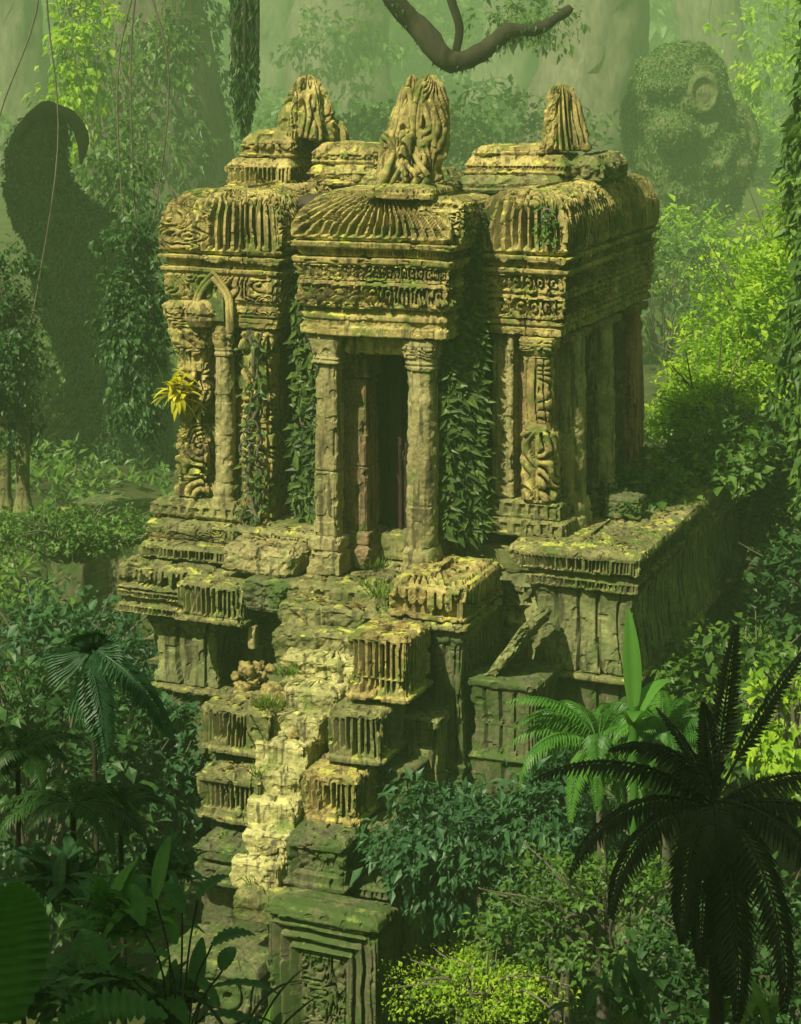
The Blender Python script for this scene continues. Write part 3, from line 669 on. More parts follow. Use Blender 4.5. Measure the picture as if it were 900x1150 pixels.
pp('ledge', -.24, 1.16, -.56, 5.95, [(-.1, 3.84), (.04, 3.85), (.07, 3.88), (.06, 3.93), (-.1, 3.955)], {}, 204, res=.03)
pp('wall', -.24, 1.14, -.5, 5.9, [(-.1, -.3), (.1, -.3), (.0, 2.8), (.0, 3.2), (.03, 3.24), (-.01, 3.27), (-.01, 3.84), (-.1, 3.845)], {2: planks(.42, .04, 6), 5: planks(.3, .03, 9), 1: rough(.03)}, 205, mat='mossy', res=.035)  # shade on the lower wall painted by the darker stone
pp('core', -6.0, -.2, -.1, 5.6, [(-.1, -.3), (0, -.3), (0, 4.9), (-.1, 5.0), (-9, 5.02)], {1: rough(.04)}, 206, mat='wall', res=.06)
pp('floor_slab', -5.9, .9, -.05, 5.4, [(-.1, 5.0), (0, 5.0), (0, 5.35), (-9, 5.36)], {}, 207, res=.06)
# left side
pp('slab', -5.98, -4.55, -.12, .9, [(-.1, 5.33), (.0, 5.33), (.04, 5.38), (.02, 5.5), (-.08, 5.58), (-.3, 5.63), (-9, 5.64)], {2: comb(.16, .02, 4), 3: rough(.02)}, 211, amp=.025)
pp('slab', -5.98, -3.35, -.3, .9, [(-.1, 5.08), (.0, 5.08), (.03, 5.12), (.03, 5.27), (-.04, 5.325), (-9, 5.33)], {2: curl(5, .03, 7)}, 212, amp=.02)
pp('slab', -5.9, -4.45, -.62, .5, [(-.1, 4.88), (.0, 4.88), (.02, 4.9), (.02, 5.03), (-.02, 5.07), (-9, 5.078)], {2: comb(.055, .05, 9, .05, .9)}, 213)
pp('slab', -6.08, -4.72, -.95, .6, [(-.1, 4.50), (.0, 4.50), (.03, 4.54), (.0, 4.8), (-.04, 4.84), (-9, 4.87)], {2: drip(.08, .06, 3)}, 214, amp=.03)
pp('slab', -6.08, -4.0, -.93, .6, [(-.1, 4.16), (.0, 4.16), (.04, 4.18), (.03, 4.27), (-.05, 4.29), (-.05, 4.37), (.02, 4.39), (.03, 4.47), (-.03, 4.495), (-9, 4.5)], {2: comb(.06, .04, 5, .1, .9), 6: comb(.045, .03, 6)}, 215)
cv = [(-.1, 3.2), (.0, 3.2), (-.06, 3.5), (-.03, 3.85), (.08, 4.1), (-.1, 4.155)]
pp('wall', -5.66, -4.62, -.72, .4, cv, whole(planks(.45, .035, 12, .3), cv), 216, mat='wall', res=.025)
pp('ledge', -5.64, -4.56, -.74, .4, [(-.1, 3.08), (.02, 3.09), (.07, 3.12), (.05, 3.17), (-.1, 3.195)], {}, 217, res=.03)
pp('wall', -5.52, -4.5, -.68, .4, [(-.1, -.3), (.1, -.3), (.0, 3.08), (-.1, 3.085)], {2: planks(.35, .03, 13), 1: planks(.35, .03, 13)}, 218, mat='mossy', res=.035)  # darker stone paints the shade low on this wall too
pp('pillar', -3.98, -3.86, -1.2, -1.05, [(-.02, 3.95), (.0, 3.95), (.0, 4.24), (-.02, 4.25)], {}, 219, mat='shaft', res=.02)

# landing and stairway
stair = thing('stone_stairway', 'worn stone stairway, a pool of light put into its pale steps, winding down from the temple door between carved blocks', 'stairway', (OX, OY, 0), -TH)
def sp(name, u0, u1, v0, v1, prof, pats={}, seed=0, mat='path', **kw):
    return stone(name, stair, M[mat], u0, u1, v0, v1, prof, pats, seed=seed, **kw)
sp('landing', -3.4, -1.05, -1.28, .5, [(-.1, 3.5), (0, 3.5), (.02, 4.86), (-.04, 4.91), (-9, 4.93)], {1: planks(.5, .03, 3), 3: lambda S, L, q, Q: .02*noise(S*4, q*5, 1)}, 231, mat='base', amp=.02, res=.03)
sp('landing', -2.55, -1.4, -2.3, -1.1, [(-.1, 4.80), (0, 4.80), (.0, 4.95), (-.04, 4.975), (-9, 4.98)], {3: rough(.02, 4)}, 232, mat='base', amp=.02, rz=0) if False else None
for i, (u0, u1, v0, z1) in enumerate(((-3.30, -1.72, -1.62, 4.74), (-3.22, -1.88, -1.94, 4.52), (-3.02, -1.9, -2.22, 4.28))):
    sp('step', u0, u1, v0, -.9, [(-.05, z1-.5), (.0, z1-.5), (.015, z1-.05), (-.02, z1-.005), (-9, z1)], {1: rough(.02, i), 3: curl(2.2, .03, i)}, 236+i, amp=.012, chip=.05, big=.03, mat='base' if i < 2 else 'path')  # painted pool of light starts on the last of these steps
n = 8
for i in range(n):
    z1 = 4.28-.27*(i+1); v = -2.42-.24*i
    cu = -2.44-.13*math.sin(i*.8)-.02*i; w = .74-.02*i
    if i >= 6: cu = -2.50+.16*(i-6)
    sp('step', cu-w/2, cu+w/2, v-.22, v+.5, [(-.05, z1-.34), (.0, z1-.34), (.01, z1-.05), (-.02, z1-.006), (-9, z1)], {1: rough(.010, i), 3: curl(1.8, .015, i)}, 240+i, amp=.008, chip=.03, big=.012, mat='path' if i < 7 else 'base')  # path stone carries the painted light down the steps
# masonry carrying the stairs, stepped down towards the viewer
for i, (v0, z1, u0, u1) in enumerate(((-2.25, 3.7, -3.75, -.92), (-2.75, 3.22, -3.70, -1.05), (-3.2, 2.66, -3.55, -1.12), (-3.65, 2.12, -3.45, -1.0))):
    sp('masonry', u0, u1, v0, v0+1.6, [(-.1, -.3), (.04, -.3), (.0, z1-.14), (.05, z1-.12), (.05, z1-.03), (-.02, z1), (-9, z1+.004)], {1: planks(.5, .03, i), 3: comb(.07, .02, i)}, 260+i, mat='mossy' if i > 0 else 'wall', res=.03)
G = 'carved stone blocks flanking the stairway'
def cheek(label, u0, u1, v0, v1, z0, z1, pat, seed, slab=True, rz=0.0, mat='base', lip=.02):
    prof = [(-.1, z0), (lip*2, z0), (lip*2.2, z0+.05), (0, z0+.07), (.0, z0+.09), (.015, z1-.06), (-.02, z1-.01), (-9, z1+.015)] if slab else slabprof(z0, z1)
    return block('carved_block', label, 'stone block', u0, u1, v0, v1, prof, {4: pat, 5: rough(.015)}, seed, mat=mat, group=G, rz=rz, amp=.018, chip=.05, res=.016, big=.025)
# right cheek, top to bottom
cheek('large combed block just below the landing, uppermost on the right of the stairs', -1.86, -1.10, -2.75, -1.9, 4.0, 4.80, lambda S, L, q, Q: comb(.085, .06, 3, .02, .97)(S, L, q, Q)*(1-sm(.01, .0, np.abs(q-.27*Q))), 301, mat='stone')
cheek('second combed block down on the right of the stairs, between two larger ones', -2.0, -1.32, -3.05, -2.2, 3.33, 3.95, comb(.085, .05, 4, .03, .95), 302, mat='base')
cheek('small combed block in deep shade, third down on the right of the stairs', -2.2, -1.48, -3.42, -2.5, 2.70, 3.27, comb(.08, .055, 5, .1, .9), 303, mat='stone')
cheek('lowest block right of the stairs, with a framed blank panel', -2.15, -1.40, -3.98, -3.0, 2.14, 2.72, panel(.07, .03, rough(.02)), 304, rz=.03, mat='mossy')  # darker stone paints shade beside the pool of light
cheek('rounded block, light glow put into its pale colour, at the foot of the stairs', -2.50, -2.16, -3.92, -3.3, 2.14, 2.60, curl(4, .02, 9), 305, mat='path')
# left cheek
cheek('wide combed block with a crossed panel, uppermost on the left of the stairs', -3.72, -2.78, -3.05, -2.2, 3.22, 3.80, lambda S, L, q, Q: comb(.055, .045, 7, .05, .92)(S, L, q, Q)*sm(.64, .6, S)+np.where(S > .62, planks(.2, .03, 3)(S+q*.7, L, q, Q), 0), 311, mat='base')
cheek('framed combed block halfway down the left of the stairs', -3.56, -2.72, -3.46, -2.6, 2.54, 3.12, panel(.05, .02, comb(.075, .045, 8, .05, .93)), 312, mat='base')
cheek('square sunk-panel block lowest on the left of the stairs', -3.36, -2.66, -3.92, -3.0, 1.98, 2.44, panel(.12, .05, rough(.03)), 313, mat='mossy')  # shade on this low block is put into its darker stone
# other loose blocks
GB = 'loose masonry blocks on the podium edge'
def lb_(label, u0, u1, v0, v1, prof, pats, seed, mat='base', rz=0.0, **kw):
    return block('masonry_block', label, 'stone block', u0, u1, v0, v1, prof, pats, seed, mat=mat, group=GB, rz=rz, amp=.018, chip=.05, big=.03, res=.017, **kw)
lb_('wide combed block jutting out on the podium edge, left of the landing', -4.95, -3.98, -1.35, -.45, [(-.1, 4.27), (.04, 4.27), (.05, 4.32), (-.02, 4.34), (0, 4.36), (.02, 4.74), (-.02, 4.79), (-9, 4.82)], {4: comb(.075, .05, 11, .03, .95)}, 321)
lb_('plain smooth oblong block lying behind the combed block left of the landing', -4.42, -3.42, -1.0, -.36, [(-.1, 4.88), (.0, 4.88), (.03, 4.93), (.03, 5.16), (-.05, 5.24), (-9, 5.26)], {2: rough(.012), 3: rough(.012)}, 322, mat='shaft')
lb_('long dark block buried between the smooth block and the left porch pillar', -4.0, -3.28, -1.3, -.2, [(-.1, 4.5), (.0, 4.5), (.03, 4.56), (.0, 4.86), (-.05, 4.9), (-9, 4.92)], {2: rough(.03)}, 323, mat='mossy', rz=.0)
cr = curl(3.6, .07, 15, 1, .05)
lb_('big block right of the landing with a carved top and drip-toothed face', -1.66, -.70, -1.86, -.35, [(-.1, 4.80), (.03, 4.80), (.03, 4.84), (.02, 4.86), (.04, 5.18), (.0, 5.24), (-9, 5.30)], {3: drip(.12, .06, 5), 5: lambda S, L, q, Q: cr(S, L, q, Q)}, 331, mat='stone')
lb_('flat slab under the drip-toothed block right of the landing', -1.72, -.66, -1.90, -.5, [(-.1, 4.69), (.0, 4.69), (.03, 4.71), (.02, 4.77), (-.05, 4.795), (-9, 4.798)], {}, 332)
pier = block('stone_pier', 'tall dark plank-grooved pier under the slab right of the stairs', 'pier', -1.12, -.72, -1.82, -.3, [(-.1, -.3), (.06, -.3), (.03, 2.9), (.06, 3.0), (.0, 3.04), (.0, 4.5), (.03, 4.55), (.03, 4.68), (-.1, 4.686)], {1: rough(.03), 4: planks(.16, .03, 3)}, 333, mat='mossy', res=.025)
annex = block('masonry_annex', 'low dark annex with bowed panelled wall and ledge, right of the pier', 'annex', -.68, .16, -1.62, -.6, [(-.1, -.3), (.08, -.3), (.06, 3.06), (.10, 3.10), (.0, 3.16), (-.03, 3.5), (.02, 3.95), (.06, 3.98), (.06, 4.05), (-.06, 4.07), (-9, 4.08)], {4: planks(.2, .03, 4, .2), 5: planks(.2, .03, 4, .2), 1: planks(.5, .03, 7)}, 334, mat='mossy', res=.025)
lean = block('fallen_slab', 'broken slab leaning in the corner on top of the annex', 'stone slab', -.52, -.38, -1.55, -.7, [(-.02, 4.09), (0, 4.09), (.01, 4.75), (-.02, 4.78)], {1: rough(.02)}, 335, mat='wall', lean=.75)
# big standing slab at the foot of the stairs
stele = block('carved_stone_slab', 'big standing slab with nested arch carving at the foot of the stairs', 'carved slab', -2.08, -.72, -4.62, -4.05, [(-.1, -.4), (.0, -.4), (.0, 2.02), (.04, 2.06), (.02, 2.14), (-.06, 2.18), (-9, 2.2)], {1: rails(.045, .12, 3)}, 340, mat='mossy', res=.018)
block('stone_plinth', 'low mossy plinth beside the standing slab, left of it', 'plinth', -3.5, -2.2, -4.6, -3.6, [(-.1, -.4), (.04, -.4), (.0, 1.2), (.03, 1.25), (-.03, 1.36), (-9, 1.38)], {1: curl(2.5, .05, 31)}, 341, mat='mossy', res=.025)

# small carved rubble in the corner at the top left of the stairs
GR = 'small rubble stones heaped beside the stairs'
r_lab = ['round pitted boulder at the right end of the rubble heap', None]
for i in range(16):
    u = -3.66+.52*rng.random(); v = -2.25+.35*rng.random()-.1; z = 3.74+.0*i
    r = .055+.05*rng.random()
    if i == 0: u, v, r = -3.02, -2.42, .15
    if i == 1: u, v, r = -2.86, -2.5, .10
    pr = [(.02, 0), (r*.8, r*.1), (r, r*.6), (r*.85, r*1.1), (r*.4, r*1.4), (.01, r*1.45)]
    V, Qd, ng = loft_round(0, 0, pr, {1: rough(.02, i), 2: curl(9, .02, i), 3: rough(.02, i)}, res=.02, seed=i, sx=1.2, sq=2.3)
    o = obj('rubble_stone', mesh_from('rubble_stone', V, Qd, ngons=ng), M['stone'])
    o.location = loc(u, v, z+.02+(.11*((i*7) % 3) if i > 1 else 0)-(.02)); o.rotation_euler = (.2*rng.random(), .2*rng.random(), 6*rng.random())
    o['category'] = 'stone'; o['group'] = GR
    o['label'] = ['large round boulder at the right end of the rubble beside the stairs', 'smaller pale boulder beside the large one at the stair edge'][i] if i < 2 else 'small carved rubble stone in the heap left of the stairs'

# ================================================================== GROUND
def gz(x, y):
    x = np.asarray(x, float); y = np.asarray(y, float)
    h = .35*fbm(x*.12, y*.12, 1.5)
    h = h+np.clip(23.5-y, 0, 60)*.42*1.0
    h = h+5.3*sm(3.5, 9.0, x)*sm(27, 34, y)*sm(66, 46, y)
    h = h+1.2*sm(-5, -9, x)*sm(26, 40, y)*sm(66, 50, y)
    return h
xs = np.concatenate([np.linspace(-168, -14, 54), np.linspace(-13.5, 14, 90), np.linspace(14.6, 168, 54)])
ys = np.concatenate([np.linspace(-22, 10, 30), np.linspace(10.5, 45, 110), np.linspace(46, 418, 90)])
X, Y = np.meshgrid(xs, ys); Z = gz(X, Y)+.08*fbm(X*1.1, Y*1.1)
Vg = np.stack([X, Y, Z], -1).reshape(-1, 3); nx = len(xs)
i, j = np.meshgrid(np.arange(len(ys)-1), np.arange(nx-1), indexing='ij')
g = obj('ground', mesh_from('ground', Vg, np.stack([i*nx+j, i*nx+j+1, (i+1)*nx+j+1, (i+1)*nx+j], -1).reshape(-1, 4)), M['ground'])
g['kind'] = 'structure'; g['label'] = 'dark leaf-strewn jungle floor'
def G(x, y): return float(gz(x, y))

# undergrowth nobody could count
ub = Bag()
N_ = 26000
px = rng.uniform(-12, 14, N_); py = rng.uniform(23.5, 60, N_)
keep = ~((px > -5.5) & (px < 6.5) & (py > 24.5) & (py < 34))
px, py = px[keep], py[keep]
k = noise(px*.8, py*.8, 3) > -.25
px, py = px[k], py[k]
P = np.stack([px, py, gz(px, py)+.25*rng.random(len(px))**2*(1+2*(noise(px*.5, py*.5, 9) > .1))], -1)
leaves(ub, P, unit(len(P))*np.array([1, 1, .4])+np.array([0, 0, .7]), np.array([0, -.3, 1])+unit(len(P))*.6, .28*(.5+rng.random(len(P))), .13, rng.random(len(P)))
o = obj('undergrowth', ub.mesh('undergrowth', False), M['ivy']); o['kind'] = 'stuff'; o['label'] = 'low leafy undergrowth over the jungle floor'
gb = Bag()
def tuft(bag, c, n, h, spread):
    th = rng.random(n)*2*PI; r = spread*rng.random(n)**.6
    P = np.array(tuple(c))+np.stack([np.cos(th)*r, np.sin(th)*r, 0*r], -1)
    D = np.stack([np.cos(th)*.5, np.sin(th)*.5, np.ones(n)], -1)+unit(n)*.35
    leaves(bag, P, D, unit(n), h*(.5+.8*rng.random(n)), h*.09, rng.random(n))
for q in range(260):                         # sunlit clearing at the lower middle
    x, y = rng.uniform(-.2, 3.2), rng.uniform(23.6, 26.3)
    tuft(gb, (x, y, G(x, y)), 16, .32, .2)
for q in range(120):
    x, y = rng.uniform(-4.5, -2.3), rng.uniform(23.4, 24.2)
    tuft(gb, (x, y, G(x, y)), 14, .3, .2)
for (u, v, z, s_, n_) in [(-2.85, -2.9, 3.8, .16, 90), (-2.8, -2.55, 4.1, .12, 60), (-2.78, -3.3, 3.1, .10, 50), (-1.9, -1.6, 4.94, .16, 60), (-2.15, -1.15, 4.94, .2, 50), (-1.6, -1.35, 4.94, .14, 40), (-2.5, -.4, 4.98, .25, 70), (-1.9, -.2, 4.98, .2, 60), (-2.5, -4.0, 2.1, .12, 40), (-.5, -1.0, 4.1, .2, 60)]:
    tuft(gb, loc(u, v, z), n_, .15, s_)
o = obj('grass', gb.mesh('grass', False), M['grass']); o['kind'] = 'stuff'; o['label'] = 'bright grass tufts on the stairs and in the clearing'

lb2 = Bag(); r2 = np.random.default_rng(77); PL = []
for (u0, u1, v0, v1, z, n_) in ((-3.3, -1.2, -1.2, .0, 4.95, 70), (-.4, 1.1, -.5, 4.5, 5.55, 150), (-6, -3.4, -.25, .0, 5.35, 30), (-6, -4.6, -.55, -.35, 5.09, 20), (-4.3, -3.5, -.95, -.4, 5.28, 18), (-1.6, -.8, -1.7, -.5, 5.31, 24), (-1.8, -1.15, -2.7, -2.0, 4.83, 14), (-3.2, -2.0, -1.6, -1.3, 4.76, 40), (-1.0, -.05, .2, 4.2, 10.07, 60), (-5.6, -4.3, .3, 1.6, 9.95, 40), (-3.1, -1.5, -.5, .4, 10.1, 30), (-3.6, -2.9, -3.0, -2.7, 3.81, 12), (-3.4, -2.8, -3.4, -3.1, 3.13, 12), (-2.7, -2.1, -3.0, -2.8, 3.5, 8)):
    for _ in range(n_): q_ = loc(r2.uniform(u0, u1), r2.uniform(v0, v1), z+.01); PL.append(tuple(q_))
PL = np.array(PL); m2_ = len(PL)
leaves(lb2, PL, r2.normal(size=(m2_, 3))*np.array([1, 1, .15]), np.array([0, 0, 1.])+r2.normal(size=(m2_, 3))*.2, .05+.08*r2.random(m2_), .04+.03*r2.random(m2_), r2.random(m2_))
M['litter'] = leaf_mat('dead_leaf', (.05, .03, .012), (.13, .08, .025), (.25, .17, .04), .15, .6)
o = obj('fallen_leaves', lb2.mesh('fallen_leaves', False), M['litter']); o['kind'] = 'stuff'; o['label'] = 'brown fallen leaves littering the ledges and roof'

# ================================================================== CLIMBERS ON THE TEMPLE
GV = 'climbing vines in the recesses of the temple'
def vine(label, path_fn, nstems, nleaf, size, mat='vine', seed=0, loops_=6, group=GV):
    """stems and leaves over a patch: path_fn(a in -1..1, t in 0..1) -> local (u, v, z)"""
    base = path_fn(0, 1.0); o = thing('climbing_vine', label, 'vine', loc(*base), -TH, group)
    base = np.array(base)
    sb, lf = Bag(), Bag(); r = np.random.default_rng(seed)
    PP = []
    for s in range(nstems):
        t = np.linspace(0, 1, 40); ph = r.random()*6; a0 = r.uniform(-.7, .7)
        a = a0+.35*np.sin(t*(6+5*r.random())+ph)+.15*np.sin(t*23+ph)
        pts = np.array([path_fn(np.clip(x, -1, 1), y) for x, y in zip(a, t)])-base; pts[:, 1] -= .03+.05*r.random()+.03*np.sin(t*17+ph)
        tube(sb, pts, (.010+.018*r.random()), 6, rnd=.4); PP.append(pts)
    for s in range(loops_):
        c = np.array(path_fn(r.uniform(-.7, .7), r.random()))-base; R = .06+.08*r.random()
        t = np.linspace(0, 5.2, 18)
        tube(sb, np.stack([c[0]+R*np.cos(t)*(1-.1*t), c[1]-.10-.01*t, c[2]+R*1.2*np.sin(t)*(1-.1*t)], -1), .013, 5, rnd=.4)
    P = np.array([path_fn(r.uniform(-1, 1), r.random()) for _ in range(nleaf)])-base
    P[:, 1] -= .02+.14*r.random(nleaf)
    D = np.stack([r.normal(size=nleaf)*.8, -.3*np.ones(nleaf), -.5+r.normal(size=nleaf)*.6], -1)
    N = np.stack([r.normal(size=nleaf)*.5, -1+0*D[:, 0], .5+r.normal(size=nleaf)*.4], -1)
    leaves(lf, P, D, N, size*(.5+r.random(nleaf)), size*.5*(.6+.6*r.random(nleaf)), r.random(nleaf))
    obj('stem', sb.mesh('stem'), M['bark'], o); obj('foliage', lf.mesh('foliage', False), M[mat], o)
    return o
vine('dense curling vine filling the dark recess between the porch and the right bay', lambda a, t: (-1.22+.20*a, -.22+.15*a, 8.5-3.0*t), 11, 1500, .17, seed=1, loops_=26)
vine('thick trailing vine in the dark recess between the left bay and the porch', lambda a, t: (-3.70+.22*a, .30, 8.9-3.5*t), 10, 900, .16, seed=2, loops_=18)
vine('straggling vine hanging high between the centre and right roof blocks', lambda a, t: (-1.12+.07*a, -.12, 9.85-1.5*t), 6, 320, .12, seed=3, loops_=8)
vine('pale-leaved vine winding down the carved pilaster of the left bay', lambda a, t: (-4.42+.2*a, -.03, 8.0-2.7*t), 3, 130, .13, seed=4, loops_=4)
vine('ragged vine draped over the near corner of the right roof', lambda a, t: (-.12+.1*a, -.16, 9.85-.5*t), 2, 60, .09, seed=5, loops_=1, mat='ivy')

# ivy heaps on the right podium
GI = 'ivy heaps on the podium behind the side columns'
def heap(label, c, r, n, ll, mat, seed, group=GI, name='ivy_bush', cat='ivy', per=14, cr=.22, hemi=True, shell=.45, droop=.4, zrot=0):
    b = Bag(); crown(b, (0, 0, 0), r, n, per, ll, cr, .6, droop, shell, seed, hemi=hemi)
    if name == 'bush':
        o = thing(name, label, cat, tuple(c), 0, group); obj('foliage', b.mesh('foliage', False), M[mat], o)
        tb = Bag(); q_ = np.random.default_rng(seed)
        for k_ in range(26):
            d_ = q_.normal(size=3); d_[2] = abs(d_[2])*.8+.3; d_ /= np.linalg.norm(d_); e_ = d_*np.array(r)*(1.0+.3*q_.random())
            tube(tb, spline([(e_[0]*.1, e_[1]*.1, -r[2]*.5), e_*.5+q_.normal(size=3)*.08, e_+q_.normal(size=3)*.1], 12), np.linspace(.035, .006, 12), 6, k_, .1)
        obj('branches', tb.mesh('branches'), M['bark'], o); return o
    if name == 'foliage_spray':
        o = thing(name, label, cat, tuple(c), 0, group); obj('foliage', b.mesh('foliage', False), M[mat], o)
        tb = Bag(); q_ = np.random.default_rng(seed)
        for k_ in range(3):
            x_, y_ = q_.normal(size=2)*np.array(r)[:2]*.35
            tube(tb, spline([(x_*1.5+q_.normal()*.35, y_, r[2]+h_) for h_ in (26, 20, 14, 9, 5, 2)]+[(x_, y_*.5, 0), (x_*.6, y_, -r[2]*.8)], 50), np.linspace(.028, .01, 50)*max(1, ll*2), 6, k_, .2)
        obj('hanging_stem', tb.mesh('hanging_stem'), M['bark'], o); return o
    o = obj(name, b.mesh(name, False), M[mat]); o.location = tuple(c); o['label'] = label; o['category'] = cat
    if group: o['group'] = group
    return o
heap('low ivy heap on the podium beside the reddish end pillar', loc(.55, 2.9, 5.5), (.5, .9, .5), 70, .13, 'ivy', 3)
heap('small dark ivy tuft on the podium between the side columns', loc(.35, 1.5, 5.5), (.25, .4, .35), 24, .10, 'deep', 4)
heap('broad ivy heap spilling over the far edge of the podium', loc(1.0, 4.6, 5.5), (.8, 1.3, .8), 130, .15, 'ivy', 5)
heap('mossy ivy heap at the far end of the podium wall top', loc(1.1, 5.9, 5.3), (.7, .8, .9), 90, .15, 'deep', 6)
block('carved_block_fragment', 'small carved block lying on the podium beside the side columns', 'stone block', .25, .72, 1.2, 1.6, slabprof(5.54, 5.84), {3: curl(5, .03, 3)}, 350, mat='mossy', res=.02)

# yellow epiphyte on the left figure pillar
yp = thing('yellow_bromeliad', 'bright yellow spiky plant growing on the left carved pillar', 'plant', loc(-5.62, -.12, 7.12), 0)
yb = Bag()
for k in range(60):
    yaw = rng.uniform(PI*.8, PI*2.05); blade(yb, (.05+rng.normal()*.07, -.06, rng.normal()*.08), yaw, rng.uniform(-1.1, 1.1), rng.uniform(.18, .40), .085, .8, 7, .2, rnd=rng.random())
obj('foliage', yb.mesh('foliage'), M['yellow'], yp)
gb2 = Bag(); blade(gb2, (-.15, -.02, .08), PI*.95, 1.3, .30, .10, .3, 8, .2, rnd=.8)
obj('leaf', gb2.mesh('leaf'), M['fresh'], yp)

# ================================================================== GIANT STATUES AND FAR RUINS
def solid_figure(name, sil, c, Y_, mat, seed, depth=.8, lump_=.10):
    """one continuous carved mass; sil = [(height px, left px, right px)...], given real size and depth at distance Y_"""
    k = Y_/F; sil = np.array(sil, float)
    z = np.arange(sil[0, 0], sil[-1, 0]+.1, 2.2)
    l = np.interp(z, sil[:, 0], sil[:, 1]); r_ = np.interp(z, sil[:, 0], sil[:, 2])
    for _ in range(3):
        l[1:-1] = .25*l[:-2]+.5*l[1:-1]+.25*l[2:]; r_[1:-1] = .25*r_[:-2]+.5*r_[1:-1]+.25*r_[2:]
    h = (r_-l)/2*k; h[0] *= .25; cx = ((l+r_)/2-450)*k-c.x; zz = HC-(z-30)*k-c.z
    n_ = 110; th = np.arange(n_)/n_*2*PI
    X = cx[:, None]+h[:, None]*np.cos(th); Yy = h[:, None]*depth*np.sin(th)+.0*X; Z_ = zz[:, None]+0*X
    d = lump_*fbm(X*1.3+seed, Yy*1.3, Z_*1.3, 4)*h[:, None]*.9-.05*(.5+.5*np.cos(th*14+3*noise(Z_*.6, th[None, :]*2, seed)))*h[:, None]
    X = X+d*np.cos(th); Yy = Yy+d*np.sin(th)
    R = len(z); i_, j_ = np.meshgrid(np.arange(R-1), np.arange(n_), indexing='ij'); j2 = (j_+1) % n_
    V = np.stack([X, Yy, Z_], -1).reshape(-1, 3)
    me = mesh_from(name, V, np.stack([(i_+1)*n_+j_, (i_+1)*n_+j2, i_*n_+j2, i_*n_+j_], -1).reshape(-1, 4), ngons=[list(range(n_)), list(range((R-1)*n_, R*n_))[::-1]])
    nn = np.zeros(len(me.vertices)*3); me.vertices.foreach_get('normal', nn)
    return obj(name, me, M[mat]), V, nn.reshape(-1, 3)
def moss_cover(parent, co, nn, n, ll, mat, seed, bias=None):
    r = np.random.default_rng(seed); k = r.integers(0, len(co), n)
    if bias is not None:
        k = k[bias(co[k], nn[k]) > r.random(len(k))]
    b = Bag(); P = co[k]+nn[k]*.04; m_ = len(k)
    leaves(b, P, nn[k]*.35+np.array([0, 0, -.7])+r.normal(size=(m_, 3))*.35, nn[k]+r.normal(size=(m_, 3))*.3, ll*(.6+.8*r.random(m_)), ll*.55, r.random(m_))
    obj('moss', b.mesh('moss', False), M[mat], parent)
M['darkmoss'] = plain_mat('dark_damp_stone', (.02, .025, .012), (.05, .055, .025))  # plain dark stone for the hunched statue and its crest
# right: giant mossy head with muzzle, eye and ear, on a draped column body
YS = 112.0; kS = YS/47
c0 = at(765, 150, YS); s0 = YS/F
def rel(px_, py_, dy=0.0): p = at(px_, py_, YS); return ((p.x-c0.x), dy, (p.z-c0.z))
sr, co, nn = solid_figure('giant_statue', [(48, 755, 785), (55, 738, 798), (66, 722, 808), (82, 710, 816), (104, 703, 822), (125, 701, 826), (145, 702, 836), (165, 704, 844), (185, 706, 846), (205, 714, 843), (225, 726, 834), (250, 733, 818), (300, 733, 812), (400, 732, 815), (500, 730, 820), (640, 722, 830)], c0, YS, 'mossy', 3)
sr.location = c0; sr['label'] = 'giant mossy statue head fading into haze behind the right side of the temple'; sr['category'] = 'statue'
moss_cover(sr, co, nn, 60000, .085*kS, 'forest', 5, lambda c, n_: .15+.85*((n_[:, 2]-.5*n_[:, 0]) > .15))
def bead(name, c, rx, ry, rz_, seed, fn=None, dish=0.0):
    pr = [(.02, -1), (.5, -.87), (.85, -.5), (1, 0), (.85, .5), (.5, .87), (.02, 1)]
    V, Qd, ng = loft_round(0, 0, pr, {}, res=.07, amp=.05, seed=seed, big=0)
    V = V*np.array([rx, ry, rz_])
    if dish:                                  # sunken middle leaves a raised rim facing the viewer
        rr = np.hypot(V[:, 0]/rx, V[:, 2]/rz_); V[:, 1] += np.where(V[:, 1] < 0, dish*ry*2*sm(.75, .45, rr), 0)
    if fn: V = fn(V)
    b = Bag(); b.add(V+np.array(c), Qd); return obj(name, b.mesh(name), M['mossy'], sr)
bead('eye', rel(783, 103, -1.0*kS), .38*kS, .22*kS, .50*kS, 1, dish=.32)
bead('muzzle', rel(748, 142, -1.15*kS), .52*kS, .45*kS, .40*kS, 2)
bead('brow', rel(745, 95, -.9*kS), .60*kS, .20*kS, .20*kS, 3)
bead('ear', rel(826, 160, -.1), .55*kS, .3*kS, .9*kS, 4, dish=.25)
for ch_ in [c_ for c_ in sr.children if c_.name[:3] in ('ear', 'muz', 'bro')]:
    vv = np.zeros(len(ch_.data.vertices)*3); ch_.data.vertices.foreach_get('co', vv); n3 = np.zeros_like(vv); ch_.data.vertices.foreach_get('normal', n3)
    moss_cover(ch_, vv.reshape(-1, 3), n3.reshape(-1, 3), 1600, .075*kS, 'forest', 8, lambda c, n_: .45+.4*(n_[:, 2] > .3))
